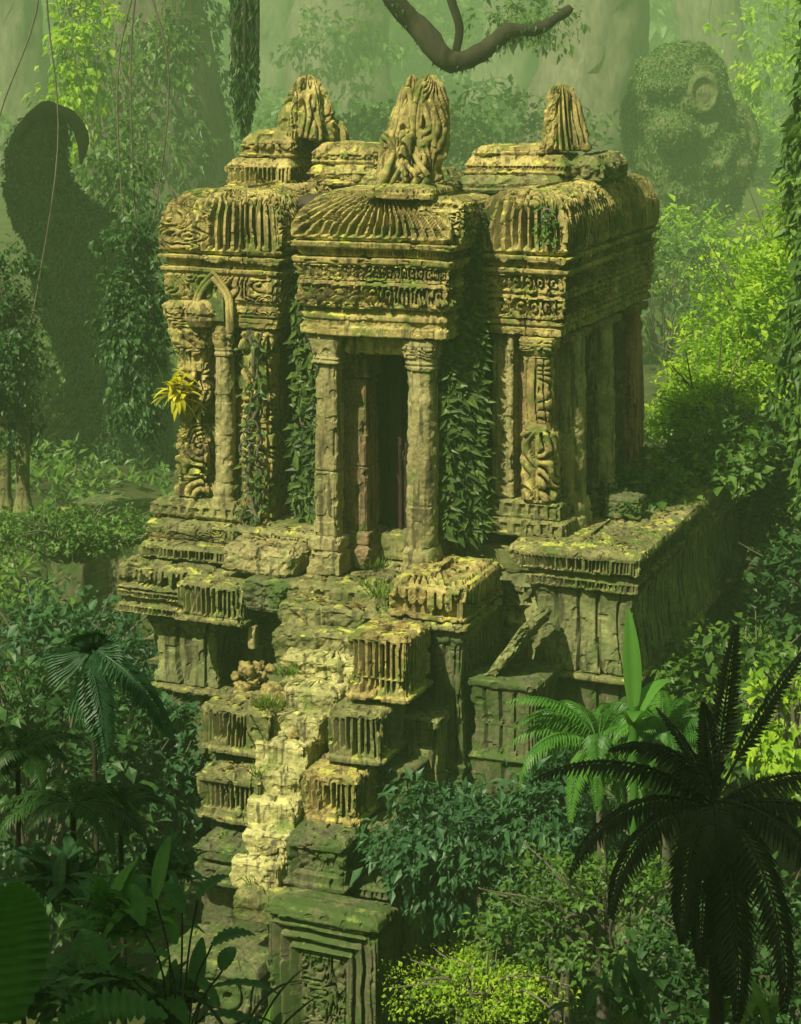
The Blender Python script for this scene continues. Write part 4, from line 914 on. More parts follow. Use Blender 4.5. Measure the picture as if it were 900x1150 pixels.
# left: dark hunched statue with a hooked crest
YL = 58.0; s1 = YL/F
c1 = at(50, 190, YL)
def rl(px_, py_, dy=0.0): p = at(px_, py_, YL); return ((p.x-c1.x), dy, (p.z-c1.z))
sl_, co, nn = solid_figure('hunched_statue', [(122, 48, 70), (130, 30, 78), (145, 16, 78), (165, 8, 75), (190, 6, 76), (210, 9, 84), (228, 15, 104), (248, 22, 134), (275, 34, 155), (320, 36, 172), (370, 58, 180), (450, 86, 188), (560, 92, 200), (660, 84, 205)], c1, YL, 'darkmoss', 7)
sl_.location = c1; sl_['label'] = 'dark hunched statue with a hooked crest, overgrown, at the left edge'; sl_['category'] = 'statue'
moss_cover(sl_, co, nn, 34000, .16, 'deep', 6, lambda c, n_: .12+.88*(c[:, 2] < -.35))
hb = Bag(); tube(hb, spline([rl(26, 150, -.55), rl(40, 130, -.5), rl(62, 122, -.45), rl(84, 134, -.4), rl(95, 158, -.35), rl(93, 184, -.3)], 30), np.interp(np.linspace(0, 1, 30), [0, .4, .8, 1], [.12, .24, .17, .03]), 10, 5, .3)
obj('crest', hb.mesh('crest'), M['darkmoss'], sl_)
heap('dark hanging leaf mass at the left edge below the hunched statue', at(12, 400, 40), (.55, .7, 1.9), 170, .11, 'deep', 47, 'hanging sprays of foliage in the upper background', 'foliage_spray', 'foliage', 40, .3, False, .3, .9)
heap('dark leafy mass trailing down beside the left bay', at(150, 360, 37), (.55, .6, 2.2), 170, .11, 'deep', 48, 'hanging sprays of foliage in the upper background', 'foliage_spray', 'foliage', 40, .3, False, .3, .9)
# ruined wall and pillars far left
rw = block('ruined_wall', 'low ruined wall with a ledge in the haze at the far left', 'wall', -13.5, -8.2, 9.6, 11.5, [(-.1, -.3), (0, -.3), (0, 2.3), (.1, 2.35), (.1, 2.6), (-.1, 2.7), (-9, 2.72)], {1: planks(.9, .05, 3)}, 360, mat='mossy', res=.07)
GP = 'slim ruined pillars at the far left'
for k_, (px_, lab) in enumerate(((5, 'leftmost slim ruined pillar on the far left wall'), (26, 'middle and tallest slim ruined pillar on the far left wall'), (72, 'short pale broken pillar at the right end of the far left wall'))):
    Yp = 40.0; b_ = at(px_, 575 if k_ < 2 else 625, Yp); h_ = (1.8, 2.2, .9)[k_]
    o = rstone('ruined_pillar', None, M['base'], 0, 0, [(.1, 0), (.2, .01), (.16, .2), (.13, .3), (.12, h_-.2), (.17, h_-.1), (.15, h_)], {}, res=.03, sq=3); o.location = b_
    o['label'] = lab; o['category'] = 'pillar'; o['group'] = GP

# ================================================================== TREES
def branch_pts(p, yaw, el, L, n=10, bend=.4):
    t = np.linspace(0, 1, n); e = el+bend*np.sin(t*3)*.4; y = yaw+bend*np.sin(t*4+p[0])*.5
    st = np.stack([np.cos(e)*np.cos(y), np.cos(e)*np.sin(y), np.sin(e)], -1)*L/n
    return np.array(tuple(p))+np.vstack([[0, 0, 0], np.cumsum(st[:-1], 0)])
def big_tree(label, x, y, r, h, crown_c=None, crown_r=(5, 5, 3), nleaf=(90, 26), ll=.55, mat='bark', lmat='forest', seed=0, group=None, roots=True, lean=(0, 0), cover=0, cmat='ivy', crown_on=True, lsc=1.0):
    z = G(x, y)-.2; o = thing('jungle_tree', label, 'tree', (x, y, z), 0, group)
    tb = Bag(); t = np.linspace(0, 1, 26)
    pts = np.stack([lean[0]*t+.25*r*np.sin(t*7+seed), lean[1]*t+.2*r*np.cos(t*6+seed), h*t], -1)
    rad = r*(1-.45*t)+min(r, .9)*.7*np.exp(-t*h/1.0)*roots*(lsc < 2)
    tube(tb, pts, rad, 26, seed, .16)
    for k_ in range(5):
        tube(tb, branch_pts(pts[-1-k_*2], rng.random()*6.28, .5, h*.3), r*np.linspace(.35, .08, 10), 8, seed, .1)
    obj('trunk', tb.mesh('trunk'), M[mat], o)
    if crown_on:
        cb = Bag(); crown(cb, (lean[0], lean[1], h*1.0), crown_r, nleaf[0], nleaf[1], ll, 1.1, .55, .4, .35, seed)
        obj('crown', cb.mesh('crown', False), M[lmat], o)
    if cover:
        r_ = np.random.default_rng(seed); k = r_.integers(0, 26, cover); th = r_.random(cover)*2*PI
        tt = r_.random(cover); pc_ = np.stack([np.interp(tt, t, pts[:, a]) for a in range(3)], -1)
        rr = np.interp(tt, t, rad); nrm = np.stack([np.cos(th), np.sin(th), 0*th], -1)
        lump_ = 1.0+.45*np.clip(fbm(th*1.2, tt*h*.45, seed), -.3, 1.4)
        P = pc_+nrm*(rr*lump_+.12*r_.random(cover))[:, None]
        cb = Bag(); leaves(cb, P, nrm*.5+np.array([0, 0, -.9])+r_.normal(size=(cover, 3))*.4, nrm+r_.normal(size=(cover, 3))*.4, .26*lsc*(.35+1.3*r_.random(cover)**1.6), .14*lsc, np.clip(.5+.5*noise(th*2, tt*h*.8, seed)+.2*r_.normal(size=cover), 0, 1))
        obj('ivy_cover', cb.mesh('ivy_cover', False), M[cmat], o)
    return o
# near tree on the right, wrapped in ivy
big_tree('near ivy-wrapped tree trunk along the right edge', 6.95, 32.5, .75, 19, None, (4, 4, 2.5), (50, 22), .5, 'darkbark', 'deep', 3, cover=15000, cmat='ivy')
GT = 'tall trees fading into the haze behind the temple'
def bx(px_, Y_): return (px_-450)/F*Y_
for k_, (px_, Y_, r_, lab, cv_) in enumerate((
        (165, 105, 3.9, 'broad mossy tree trunk in the haze behind the left bay', 15000),
        (18, 190, 4.0, 'faint tree trunk at the far left edge behind the hunched statue', 0),
        (395, 230, 6.0, 'faint broad tree trunk in the haze behind the centre roof', 0),
        (668, 170, 4.6, 'pale grey tree trunk in the haze between the temple and the giant statue', 0),
        (570, 290, 5.0, 'very faint tree trunk right of the central finial', 0),
        (300, 300, 6.0, 'very faint tree trunk seen left of the beehive finial', 0),
        (800, 240, 4.2, 'faint slim tree trunk right behind the giant statue head', 0))):
    big_tree(lab, bx(px_, Y_), Y_, r_, 34+4*(k_ % 3), None, (12, 12, 5), (110, 22), 1.8, 'bark', 'forest', 20+k_, GT, cover=cv_, cmat='forest', lsc=Y_/60)
# sprays of hanging foliage in the upper left; the bright ones carry light put into their colour
GH = 'hanging sprays of foliage in the upper background'
for k_, (px_, py_, Y_, r, n, ls_, mt, lab) in enumerate(((90, 70, 78, (1.5, 1.5, 3.2), 80, .30, 'bright', 'yellow-green foliage spray at the top left above the hooked statue'),
        (140, 190, 74, (2.2, 1.5, 2.6), 80, .28, 'forest', 'green foliage spray between the hooked statue and the left roof'),
        (190, 50, 90, (2.2, 1.5, 3.0), 60, .32, 'forest', 'hazy foliage spray at the top left of the broad mossy trunk'),
        (590, 25, 85, (2.4, 1.5, 1.2), 60, .28, 'forest', 'hazy foliage spray at the top behind the looping branch'),
        (385, 50, 210, (9, 5, 5), 60, .9, 'forest', 'very hazy foliage mass behind the parapet left of centre'),
        (838, 190, 175, (5, 4, 9), 90, .7, 'bright', 'pale foliage column added for the glow of light in the haze right of the giant statue'),
        (880, 60, 120, (3, 3, 5), 60, .5, 'bright', 'hazy foliage with a glow of light put into its colour at the top right beside the ivy-wrapped tree'))):
    heap(lab, at(px_, py_, Y_), r, n, ls_, mt, 40+k_, GH, 'foliage_spray', 'foliage', 16, ls_*2, False, .2, .9)
# looping liana at the top centre and hanging root mass at the top left
li = thing('looping_liana', 'thick looping liana branch hanging into the top centre', 'liana', at(520, 40, 44))
b_ = Bag(); c_ = at(520, 40, 44)
tube(b_, [np.array(p)-np.array(c_) for p in spline([at(428, -60, 44), at(440, -5, 44), at(468, 30, 44.2), at(505, 68, 44), at(540, 58, 43.8), at(570, 36, 44), at(606, 32, 44.3), at(640, 10, 45)], 44)], np.interp(np.linspace(0, 1, 44), [0, .5, 1], [.20, .24, .08]), 12, 4, .5)
lm_ = Bag(); pp_ = spline([at(440, -5, 44), at(468, 30, 44.2), at(505, 68, 44), at(540, 58, 43.8), at(570, 36, 44), at(606, 32, 44.3)], 500)-np.array(c_)+unit(500)*.17
leaves(lm_, pp_, np.array([0, 0, -1.])+unit(500)*.5, unit(500), .14*(.4+rng.random(500)), .05)
obj('moss', lm_.mesh('moss', False), M['deep'], li)
obj('branch', b_.mesh('branch'), M['darkbark'], li)
b_ = Bag(); tube(b_, [np.array(p)-np.array(c_) for p in spline([at(512, 60, 44), at(516, 30, 44.1), at(506, -5, 44.2), at(500, -60, 44)], 20)], .09, 8, 4, .2)
obj('twig', b_.mesh('twig'), M['darkbark'], li)
hr = thing('hanging_root_mass', 'dark pointed mass of hanging roots and moss at the top left of the temple', 'hanging roots', at(275, 10, 46))
b_, l_ = Bag(), Bag(); c_ = np.array(at(275, 10, 46))
for k_ in range(26):
    a = rng.uniform(-1, 1); L_ = 150-70*abs(a)**1.3
    top = np.array(at(275+14*a, -60, 46+rng.uniform(-.25, .25))); mid = np.array(at(275+15*a, 60, 46+rng.uniform(-.25, .25))); end = np.array(at(278+5*a, L_+8*rng.random(), 46))
    tube(b_, spline([top-c_, mid-c_, end-c_], 14), np.linspace(.07, .015, 14), 6, k_, .2)
obj('roots', b_.mesh('roots'), M['darkbark'], hr)
P = np.array([at(275+rng.uniform(-15, 15)*min(1, (158-y_)/60), y_, 46+rng.uniform(-.3, .1)) for y_ in rng.uniform(-30, 152, 1100)])-c_
leaves(l_, P, np.array([0, 0, -1.])+unit(1100)*.3, unit(1100), .25, .08); obj('moss', l_.mesh('moss', False), M['deep'], hr)

# ================================================================== SHRUBS
GS = 'leafy shrubs and bushes around the temple'
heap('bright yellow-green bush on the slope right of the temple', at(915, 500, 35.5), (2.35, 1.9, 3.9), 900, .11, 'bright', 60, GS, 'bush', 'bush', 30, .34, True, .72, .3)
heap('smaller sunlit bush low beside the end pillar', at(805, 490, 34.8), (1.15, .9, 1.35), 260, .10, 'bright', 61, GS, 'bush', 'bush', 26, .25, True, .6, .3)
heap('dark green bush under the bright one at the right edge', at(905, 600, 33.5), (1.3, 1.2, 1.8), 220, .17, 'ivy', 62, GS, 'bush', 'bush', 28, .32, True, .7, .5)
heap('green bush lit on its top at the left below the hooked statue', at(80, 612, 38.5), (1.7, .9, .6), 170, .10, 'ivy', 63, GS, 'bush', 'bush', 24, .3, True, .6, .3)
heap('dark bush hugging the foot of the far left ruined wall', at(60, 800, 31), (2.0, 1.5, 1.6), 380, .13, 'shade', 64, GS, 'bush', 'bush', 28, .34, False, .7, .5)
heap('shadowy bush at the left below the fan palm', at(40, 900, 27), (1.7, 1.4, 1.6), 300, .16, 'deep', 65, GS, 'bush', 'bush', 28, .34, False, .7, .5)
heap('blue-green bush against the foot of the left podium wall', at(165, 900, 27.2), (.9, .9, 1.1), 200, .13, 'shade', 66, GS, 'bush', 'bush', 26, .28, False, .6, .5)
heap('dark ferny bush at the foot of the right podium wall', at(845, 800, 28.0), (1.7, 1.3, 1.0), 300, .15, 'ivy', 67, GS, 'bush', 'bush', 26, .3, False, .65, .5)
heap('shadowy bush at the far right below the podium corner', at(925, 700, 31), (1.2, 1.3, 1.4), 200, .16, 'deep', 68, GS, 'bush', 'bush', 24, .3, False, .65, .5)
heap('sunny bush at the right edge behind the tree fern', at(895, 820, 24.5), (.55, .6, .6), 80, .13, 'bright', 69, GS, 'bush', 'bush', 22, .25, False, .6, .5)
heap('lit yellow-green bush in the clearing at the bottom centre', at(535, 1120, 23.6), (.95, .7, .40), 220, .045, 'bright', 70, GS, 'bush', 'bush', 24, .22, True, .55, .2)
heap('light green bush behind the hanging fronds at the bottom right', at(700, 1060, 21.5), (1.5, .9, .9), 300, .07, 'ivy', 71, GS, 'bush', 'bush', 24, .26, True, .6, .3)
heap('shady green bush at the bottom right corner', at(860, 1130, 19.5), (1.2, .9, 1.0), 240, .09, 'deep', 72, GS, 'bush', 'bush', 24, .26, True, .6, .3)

GM = 'misty bushes on the forest floor far behind the temple'
for k_, (px_, py_, Y_, r_, mt, lab) in enumerate(((745, 350, 78, (3.6, 3, 3.0), 'forest', 'misty bush seen just right of the temple roof corner'), (800, 335, 96, (4.5, 3, 4.0), 'bright', 'pale misty bush at the foot of the giant statue'), (30, 480, 60, (3.0, 2.5, 1.6), 'forest', 'low misty bush at the far left edge beyond the leafy mass'), (100, 420, 74, (3.4, 3, 1.8), 'forest', 'misty bush in the gap under the hunched statue'), (560, 175, 130, (7, 4, 3.5), 'forest', 'very faint bush between the central and right finials'), (395, 185, 125, (6, 4, 3.5), 'forest', 'very faint bush seen over the parapet left of the central finial'), (240, 330, 90, (5, 3, 4), 'forest', 'misty bush behind the recess of the left bay'))):
    heap(lab, at(px_, py_, Y_), r_, 170, .0035*Y_, mt, 90+k_, GM, 'bush', 'bush', 24, .011*Y_, False, .6, .4)

GW = 'small umbrella trees below the right side of the podium'
def small_tree(label, c, r, h, nl, ll, mat, seed, stems=3, sx=.5):
    g0 = G(c[0], c[1])-.1; o = thing('small_tree', label, 'tree', (c[0], c[1], g0), 0, GW)
    tb = Bag()
    for k_ in range(stems):
        a = rng.random()*6.28; top = np.array([math.cos(a)*r[0]*.4, math.sin(a)*r[1]*.4, c[2]-g0])
        tube(tb, spline([(rng.normal()*.08, rng.normal()*.08, 0), (top[0]*.2+rng.normal()*.06, top[1]*.2, top[2]*.5), top], 16), np.linspace(.07, .025, 16), 7, k_, .1)
    obj('trunk', tb.mesh('trunk'), M['bark'], o)
    cb = Bag(); crown(cb, (0, 0, c[2]-g0), r, nl, 34, ll, .27, .45, .9, .6, seed, hemi=False, lump=.5)
    obj('crown', cb.mesh('crown', False), M[mat], o); return o
small_tree('dark green drooping small tree right of the stairs', at(520, 950, 24.6), (.95, .8, .65), 0, 170, .13, 'shade', 80)
small_tree('blue-green small tree between the dark one and the tree fern', at(625, 935, 24.4), (.85, .8, .7), 0, 170, .13, 'shade', 81)
def droop_tree(label, c, R, nfr, mat, seed, L=1.3):
    g0 = G(c[0], c[1])-.1; o = thing('small_tree', label, 'tree', (c[0], c[1], g0), 0, GW); H_ = c[2]-g0
    tb = Bag(); tube(tb, spline([(0, 0, 0), (.06, .03, H_*.5), (0, 0, H_)], 14), np.linspace(.09, .04, 14), 8, 1, .1); obj('trunk', tb.mesh('trunk'), M['bark'], o)
    cb = Bag(); r = np.random.default_rng(seed)
    for k_ in range(nfr):
        frond(cb, (0, 0, H_+.1*r.random()), r.random()*2*PI, r.uniform(.25, 1.2), L*r.uniform(.7, 1.1), r.uniform(1.5, 2.3), 30, R*.28, .035, .01, hang=.6, rnd=r.random())
    obj('crown', cb.mesh('crown', False), M[mat], o); return o
droop_tree('bright green drooping feathery tree under the right podium wall', at(672, 845, 22.8), .95, 46, 'fresh', 82, 1.15)
droop_tree('smaller light green feathery tree beside the upright leaf', at(745, 830, 22.4), .9, 34, 'fresh', 83, .9)
# banana-like plant with one upright leaf
def upright_leaf():
    c = at(712, 880, 21.8); o = thing('banana_plant', 'young banana plant with one upright pointed pale green leaf', 'plant', c, 0)
    b = Bag(); P = blade(b, (0, 0, .72), 1.75, 1.42, 1.05, .23, .10, 24, .2, rnd=.9, ribs=9, wave=.04); obj('leaf', b.mesh('leaf'), M['fresh'], o)
    b = Bag(); blade(b, (0, 0, .6), .6, 1.2, .7, .26, 1.4, 16, .15, rnd=.8); obj('leaf', b.mesh('leaf'), M['fresh'], o)
    b = Bag(); blade(b, (0, 0, .55), 4.6, 1.1, .7, .24, 1.6, 16, .15, rnd=.7); obj('leaf', b.mesh('leaf'), M['fresh'], o)
    b = Bag(); g0 = G(c.x, c.y)-c.z; tube(b, spline([(0, 0, g0), (0, 0, g0*.4), (0, 0, .8)], 12), .045, 8); obj('stem', b.mesh('stem'), M['fresh'], o)
upright_leaf()

# ================================================================== FOREGROUND PLANTS
# dark tree fern at the right
c = at(803, 905, 12.0); g0 = G(c.x, c.y)
tf = thing('tree_fern', 'tree fern with shade put into its near-black colour, spreading its long fronds at the lower right', 'tree fern', (c.x, c.y, g0), 0)
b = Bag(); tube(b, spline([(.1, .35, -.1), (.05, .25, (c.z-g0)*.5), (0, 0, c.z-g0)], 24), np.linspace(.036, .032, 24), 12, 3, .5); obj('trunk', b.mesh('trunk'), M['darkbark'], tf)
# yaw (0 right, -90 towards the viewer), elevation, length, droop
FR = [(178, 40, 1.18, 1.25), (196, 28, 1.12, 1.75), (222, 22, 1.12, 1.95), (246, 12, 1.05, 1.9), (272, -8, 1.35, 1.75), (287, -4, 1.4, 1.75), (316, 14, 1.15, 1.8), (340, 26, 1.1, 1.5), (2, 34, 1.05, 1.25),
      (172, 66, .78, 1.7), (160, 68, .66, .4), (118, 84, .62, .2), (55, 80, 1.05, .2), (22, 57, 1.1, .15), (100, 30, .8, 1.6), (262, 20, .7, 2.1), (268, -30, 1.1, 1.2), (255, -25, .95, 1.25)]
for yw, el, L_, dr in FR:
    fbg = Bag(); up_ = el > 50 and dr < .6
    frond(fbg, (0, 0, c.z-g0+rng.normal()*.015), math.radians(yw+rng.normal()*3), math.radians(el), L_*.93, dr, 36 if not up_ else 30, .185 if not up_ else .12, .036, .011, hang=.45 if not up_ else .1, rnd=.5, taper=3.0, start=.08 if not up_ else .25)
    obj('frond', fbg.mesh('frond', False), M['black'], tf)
# fan palm at the left
c = at(104, 727, 17.5); g0 = G(c.x, c.y)
fpm = thing('fan_palm', 'dark fan palm with pleated radiating leaves left of the podium', 'palm', (c.x, c.y, g0), 0)
b = Bag(); tube(b, spline([(-.1, .1, -.1), (.03, .02, (c.z-g0)*.5), (0, 0, c.z-g0-.05)], 20), .022, 8, 2, .2); obj('trunk', b.mesh('trunk'), M['darkbark'], fpm)
def fan(bag, base, direction, R, spread, n, w, droop=.2, rnd=.5):
    d0 = np.array(direction, float); d0 /= np.linalg.norm(d0); side = np.cross(d0, (0, -1, .25)); side /= np.linalg.norm(side); up = np.cross(side, d0)
    for k_ in range(n):
        a = (k_/(n-1)-.5)*spread; t = np.linspace(0, 1, 8); L_ = R*(.75+.25*math.cos(a))*rng.uniform(.92, 1.05)
        dr = d0*math.cos(a)+side*math.sin(a)
        P = np.array(base)+dr[None]*(t*L_)[:, None]+np.array([0, 0, -1])*(droop*t**2.2*L_)[:, None]+up[None]*.02*np.sin(t*6)[:, None]
        sd = np.cross(dr, up); sd /= np.linalg.norm(sd); ww = w*np.interp(t, [0, .55, 1], [.12, 1, .03])
        for q_, (s_, lift) in enumerate(((-1, .35), (1, .35))):
            V = np.stack([P, P+sd*s_*ww[:, None]*.5+up*(ww*lift)[:, None]], 1).reshape(-1, 3)
            ii = np.arange(7); bag.add(V, np.stack([ii*2, ii*2+1, ii*2+3, ii*2+2], -1), rnd=rnd)
for (d_, R_, sp_, n_) in (((-.1, -.3, .5), .24, 1.5, 13), ((-1, -.3, -.25), .32, .8, 9), ((0, -.3, -1), .42, .8, 9), ((1, -.25, .35), .22, .9, 8)):
    b = Bag(); fan(b, (0, 0, c.z-g0-.02), d_, R_*1.25, sp_, n_+3, .06, rnd=.5); obj('fan_leaf', b.mesh('fan_leaf', False), M['shade'], fpm)
b = Bag(); frond(b, (0, 0, c.z-g0), -.45, -.35, 1.0, .75, 34, .26, .07, .008, hang=.2, rnd=.4, taper=2.5, start=.04); obj('long_frond', b.mesh('long_frond', False), M['shade'], fpm)
b = Bag(); frond(b, (-.02, -.02, c.z-g0-.1), -1.0, -.9, .8, .6, 28, .22, .06, .008, hang=.3, rnd=.4, taper=2.5, start=.04); obj('long_frond', b.mesh('long_frond', False), M['shade'], fpm)

# slender dark palms lower left
GL = 'small feather palms in the lower left shade'
def feather_palm(label, c, nfr, L, mat, seed, lw=.035, ll=.18):
    g0 = G(c.x, c.y); o = thing('feather_palm', label, 'palm', (c.x, c.y, g0), 0, GL); r = np.random.default_rng(seed)
    b = Bag(); tube(b, spline([(.1*r.normal(), 0, -.1), (.03, .02, (c.z-g0)*.5), (0, 0, c.z-g0)], 20), .018, 8, 2, .2); obj('trunk', b.mesh('trunk'), M['darkbark'], o)
    for k_ in range(nfr):
        b = Bag(); frond(b, (0, 0, c.z-g0), k_*2.4+r.random(), r.uniform(.2, 1.0), L*r.uniform(.8, 1.1), r.uniform(1.3, 2.1), 26, ll, lw, .008, hang=.35, rnd=r.random()); obj('frond', b.mesh('frond', False), M[mat], o)
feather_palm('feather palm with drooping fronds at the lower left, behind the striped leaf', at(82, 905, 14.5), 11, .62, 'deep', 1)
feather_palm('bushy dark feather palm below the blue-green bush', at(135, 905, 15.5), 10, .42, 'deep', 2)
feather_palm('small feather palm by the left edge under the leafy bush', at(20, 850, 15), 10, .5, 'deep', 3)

# big banana leaves at the left edge
bn = thing('banana_plant', 'large ribbed dark banana leaves standing at the lower left edge', 'plant', at(25, 1150, 11.2)-Vector((0, 0, .3)), 0)
for k_, (dx, dz, yaw, el, L_, W_, dr, rn, ti) in enumerate(((-.06, .30, -1.35, 1.45, 1.05, .46, .75, .75, .1), (.10, .12, .2, .9, .75, .26, 1.5, .7, .5), (-.10, .0, -1.9, .9, .8, .34, 1.3, .5, .2), (.22, .05, -1.0, 1.3, .62, .24, .9, .8, .2))):
    b = Bag(); blade(b, (dx, 0, dz), yaw, el, L_, W_, dr, 130, .16, rnd=rn, ribs=16, wave=.2, tilt=ti); lf = obj('leaf', b.mesh('leaf'), M['broad'], bn)
    b = Bag(); tube(b, [(dx*.3, 0, -.5), (dx*.8, 0, 0), (dx, 0, dz+.02)], .014, 6); obj('leaf_stalk', b.mesh('leaf_stalk'), M['broad'], lf)
# leafy clump with rounded dark leaves
rp_ = thing('rubber_plant', 'rounded glossy dark leaves on arching stems at the bottom left', 'plant', at(215, 1150, 11.8)-Vector((0, 0, .4)), 0)
c = np.array(rp_.location)
sb = Bag()
for k_, (px_, py_, yaw, el, L_, W_, rn, mt) in enumerate(((222, 1010, .4, .9, .22, .15, .2, 'broad'), (238, 1062, .3, .5, .26, .17, .15, 'broad'), (205, 1025, 2.3, .9, .24, .13, .5, 'broad'), (190, 1075, 2.8, .3, .26, .13, .6, 'broad'), (235, 1110, -.1, .35, .42, .10, .3, 'broad'), (175, 1010, 1.4, 1.1, .40, .10, .9, 'broad'), (160, 1040, 1.9, .9, .30, .10, .8, 'broad'), (230, 1140, -.4, .3, .4, .12, .2, 'broad'), (150, 1100, 3.0, .4, .35, .13, .5, 'broad'), (200, 1130, -2.0, .3, .4, .15, .3, 'broad'), (120, 1090, 2.2, .8, .34, .12, .7, 'broad'), (250, 1090, 1.3, .7, .2, .12, .3, 'broad'), (180, 1120, -1.0, .3, .35, .15, .6, 'broad'))):
    p = np.array(at(px_, py_, 11.8+.3*rng.random()))-c
    b = Bag(); blade(b, p, yaw, el, L_, W_, .9, 44, .2, rnd=rn, ribs=8, wave=.09); obj('leaf', b.mesh('leaf'), M[mt], rp_)
    tube(sb, spline([(p[0]*.2-.1, .1, -.3), (p[0]*.4-.05, p[1]*.5+.1, p[2]*.6), p], 10), .006, 6)
obj('stems', sb.mesh('stems'), M['darkbark'], rp_)
# dark strap leaves bottom centre-left
st_ = thing('strap_leaf_plant', 'black strap-shaped leaves curving up at the bottom left of centre', 'plant', at(285, 1165, 11.5), 0)
for k_, (dx, yaw, el, L_, dr) in enumerate(((.0, .15, 1.25, .55, .75), (.06, .1, .85, .42, .3), (-.12, 2.9, 1.2, .45, 1.2), (-.05, .3, 1.45, .52, 1.7), (.02, -.2, .6, .3, .6), (-.15, -.6, 1.2, .45, 1.6))):
    b = Bag(); blade(b, (dx, 0, -.05), yaw, el, L_, .045, dr, 16, .25, rnd=.3); obj('leaf', b.mesh('leaf'), M['black'], st_)
# pale seed pod plant
# broad-leaved clumps filling the lower left
GB2 = 'broad-leaved clumps in the lower left foreground'
def clump(label, c, n, L, W, mat, seed):
    o = thing('leafy_clump', label, 'plant', c, 0, GB2); r = np.random.default_rng(seed); b = Bag()
    for k_ in range(n):
        blade(b, r.normal(size=3)*np.array([.10, .08, .04])*L/.3, r.random()*6.28, r.uniform(.3, 1.4), L*r.uniform(.6, 1.2), W*r.uniform(.7, 1.2), r.uniform(.6, 1.6), 34, .22, rnd=r.random(), ribs=7, wave=.08)
    obj('foliage', b.mesh('foliage'), M[mat], o)
clump('mid-green broad-leaved clump behind the rounded dark leaves', at(150, 1040, 12.6), 60, .36, .10, 'fresh', 1)
clump('dark broad-leaved clump at the very bottom left', at(95, 1120, 12), 60, .34, .12, 'broad', 2)
clump('dark broad-leaved clump along the bottom between the striped leaf and the strap leaves', at(185, 1130, 12.2), 60, .28, .10, 'broad', 3)
clump('dull green clump under the feather palms', at(75, 1000, 14), 60, .34, .10, 'shade', 4)
clump('dull green clump below the drooping feather palm, nearer the stairs', at(185, 985, 15), 44, .30, .08, 'shade', 5)
clump('low green clump in the bottom left corner beneath the striped banana leaf', at(40, 1130, 11.6), 50, .26, .09, 'broad', 8)
clump('slim-leaved clump poking up at the bottom right behind the fern fronds', at(690, 1130, 14), 22, .36, .07, 'deep', 6)
clump('low clump at the bottom right corner under the fern', at(850, 1150, 13.5), 24, .34, .08, 'ivy', 7)

# leaf canopy added out of view to shade the foreground and the left background
cb = Bag()
for (x, y, z, r, n) in ((-7, 2, 21, (9, 5, 1.6), 240), (-21, 48, 24, (6, 5, 2), 300)):
    crown(cb, (x, y, z), r, n, 24, .8, 1.2, .6, .4, .1, 5)
o = obj('tree_canopy', cb.mesh('tree_canopy', False), M['forest']); o['kind'] = 'stuff'; o['label'] = 'unseen leaf canopy added to shade the foreground and the left background'
# distant forest mass
fb_ = Bag()
for k_ in range(90):
    x = rng.uniform(-95, 110); y = rng.uniform(330, 400)
    if 48 < x < 66: continue
    crown(fb_, (x, y, G(x, y)+rng.uniform(0, 34)), (16, 9, 12), 60, 14, 2.6, 4.2, .6, .4, .3, k_)
for k_ in range(60):
    x = rng.uniform(-80, 80); y = rng.uniform(150, 320)
    crown(fb_, (x, y, G(x, y)+rng.uniform(0, 2.5)), (9, 6, 3.5), 40, 14, 1.0, 2.0, .6, .3, .3, k_)
o = obj('distant_forest', fb_.mesh('distant_forest', False), M['forest']); o['kind'] = 'stuff'; o['label'] = 'distant forest dissolving in the haze'
HAZE, EXPO = .0023, .74

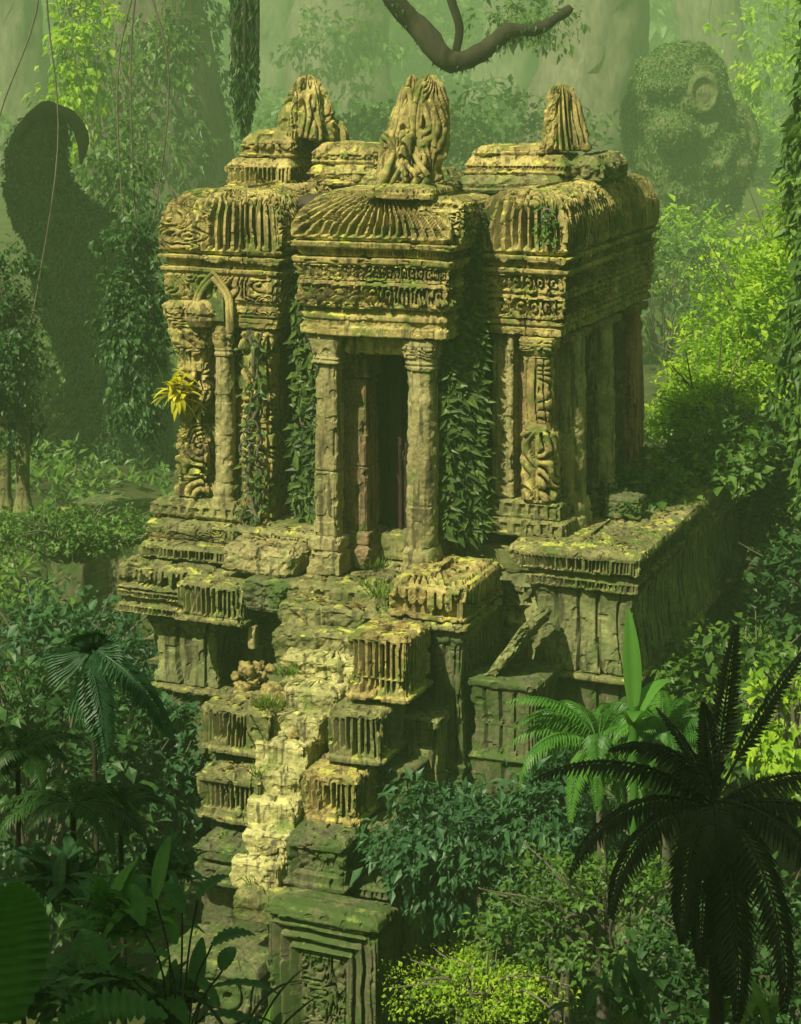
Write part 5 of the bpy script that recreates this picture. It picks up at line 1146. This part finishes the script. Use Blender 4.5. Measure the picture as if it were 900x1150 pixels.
# ================================================================== LIGHT, AIR, CAMERA
SUN_EL, L2 = math.radians(50), (-.664, -.748)
w = bpy.data.worlds.new('World'); sc.world = w; w.use_nodes = True
nt = w.node_tree; bg = nt.nodes['Background']
sky = nt.nodes.new('ShaderNodeTexSky'); sky.sky_type = 'NISHITA'; sky.sun_disc = False
sky.sun_elevation = SUN_EL; sky.sun_rotation = math.atan2(L2[0], L2[1]); sky.dust_density = 4
hs = nt.nodes.new('ShaderNodeMix'); hs.data_type = 'RGBA'; hs.blend_type = 'MULTIPLY'; hs.inputs[0].default_value = 1
hs.inputs[7].default_value = (.9, 1.0, .55, 1)
nt.links.new(sky.outputs[0], hs.inputs[6]); nt.links.new(hs.outputs[2], bg.inputs[0]); bg.inputs[1].default_value = .05
sl = bpy.data.lights.new('sun', 'SUN'); sl.energy = 5.0; sl.angle = math.radians(.6); sl.color = (1, .92, .68)
so = bpy.data.objects.new('sun', sl); COL.objects.link(so)
d = Vector((L2[0]*math.cos(SUN_EL), L2[1]*math.cos(SUN_EL), math.sin(SUN_EL)))
so.rotation_euler = d.to_track_quat('Z', 'Y').to_euler(); so.location = d*60
if HAZE > 0:
    hv = np.array([[x, y, z] for z in (-3, 75) for x, y in ((-170, -25), (170, -25), (170, 420), (-170, 420))], float)
    me = mesh_from('haze', hv, [[3, 2, 1, 0], [4, 5, 6, 7], [0, 1, 5, 4], [1, 2, 6, 5], [2, 3, 7, 6], [3, 0, 4, 7]], smooth=False)
    hm, hnt, N, L = new_mat('jungle_haze'); out = N.new('ShaderNodeOutputMaterial'); pv = N.new('ShaderNodeVolumePrincipled')
    pv.inputs['Color'].default_value = (.56, .86, .45, 1); pv.inputs['Density'].default_value = HAZE; pv.inputs['Anisotropy'].default_value = .0
    L.new(pv.outputs[0], out.inputs['Volume'])
    ho = obj('haze', me, hm); ho['kind'] = 'stuff'; ho['label'] = 'pale green jungle haze filling the air'; ho['category'] = 'haze'
cam = bpy.data.cameras.new('camera'); co_ = bpy.data.objects.new('camera', cam); COL.objects.link(co_); sc.camera = co_
co_.location = (0, 0, HC); co_.rotation_euler = (PI/2, 0, 0)
cam.sensor_fit = 'VERTICAL'; cam.sensor_height = 24; cam.lens = F/1150*24
cam.shift_y = -(575-30)/1150
cam.clip_start = .1; cam.clip_end = 1000
sc.view_settings.view_transform = 'Standard'; sc.view_settings.look = 'None'; sc.view_settings.gamma = 1; sc.view_settings.exposure = EXPO
sc.cycles.max_bounces = 5; sc.cycles.diffuse_bounces = 3; sc.cycles.glossy_bounces = 1; sc.cycles.transmission_bounces = 2; sc.cycles.volume_bounces = 1
sc.cycles.use_denoising = True; sc.cycles.caustics_reflective = False; sc.cycles.caustics_refractive = False
sc.cycles.use_adaptive_sampling = True
sc.render.film_transparent = False
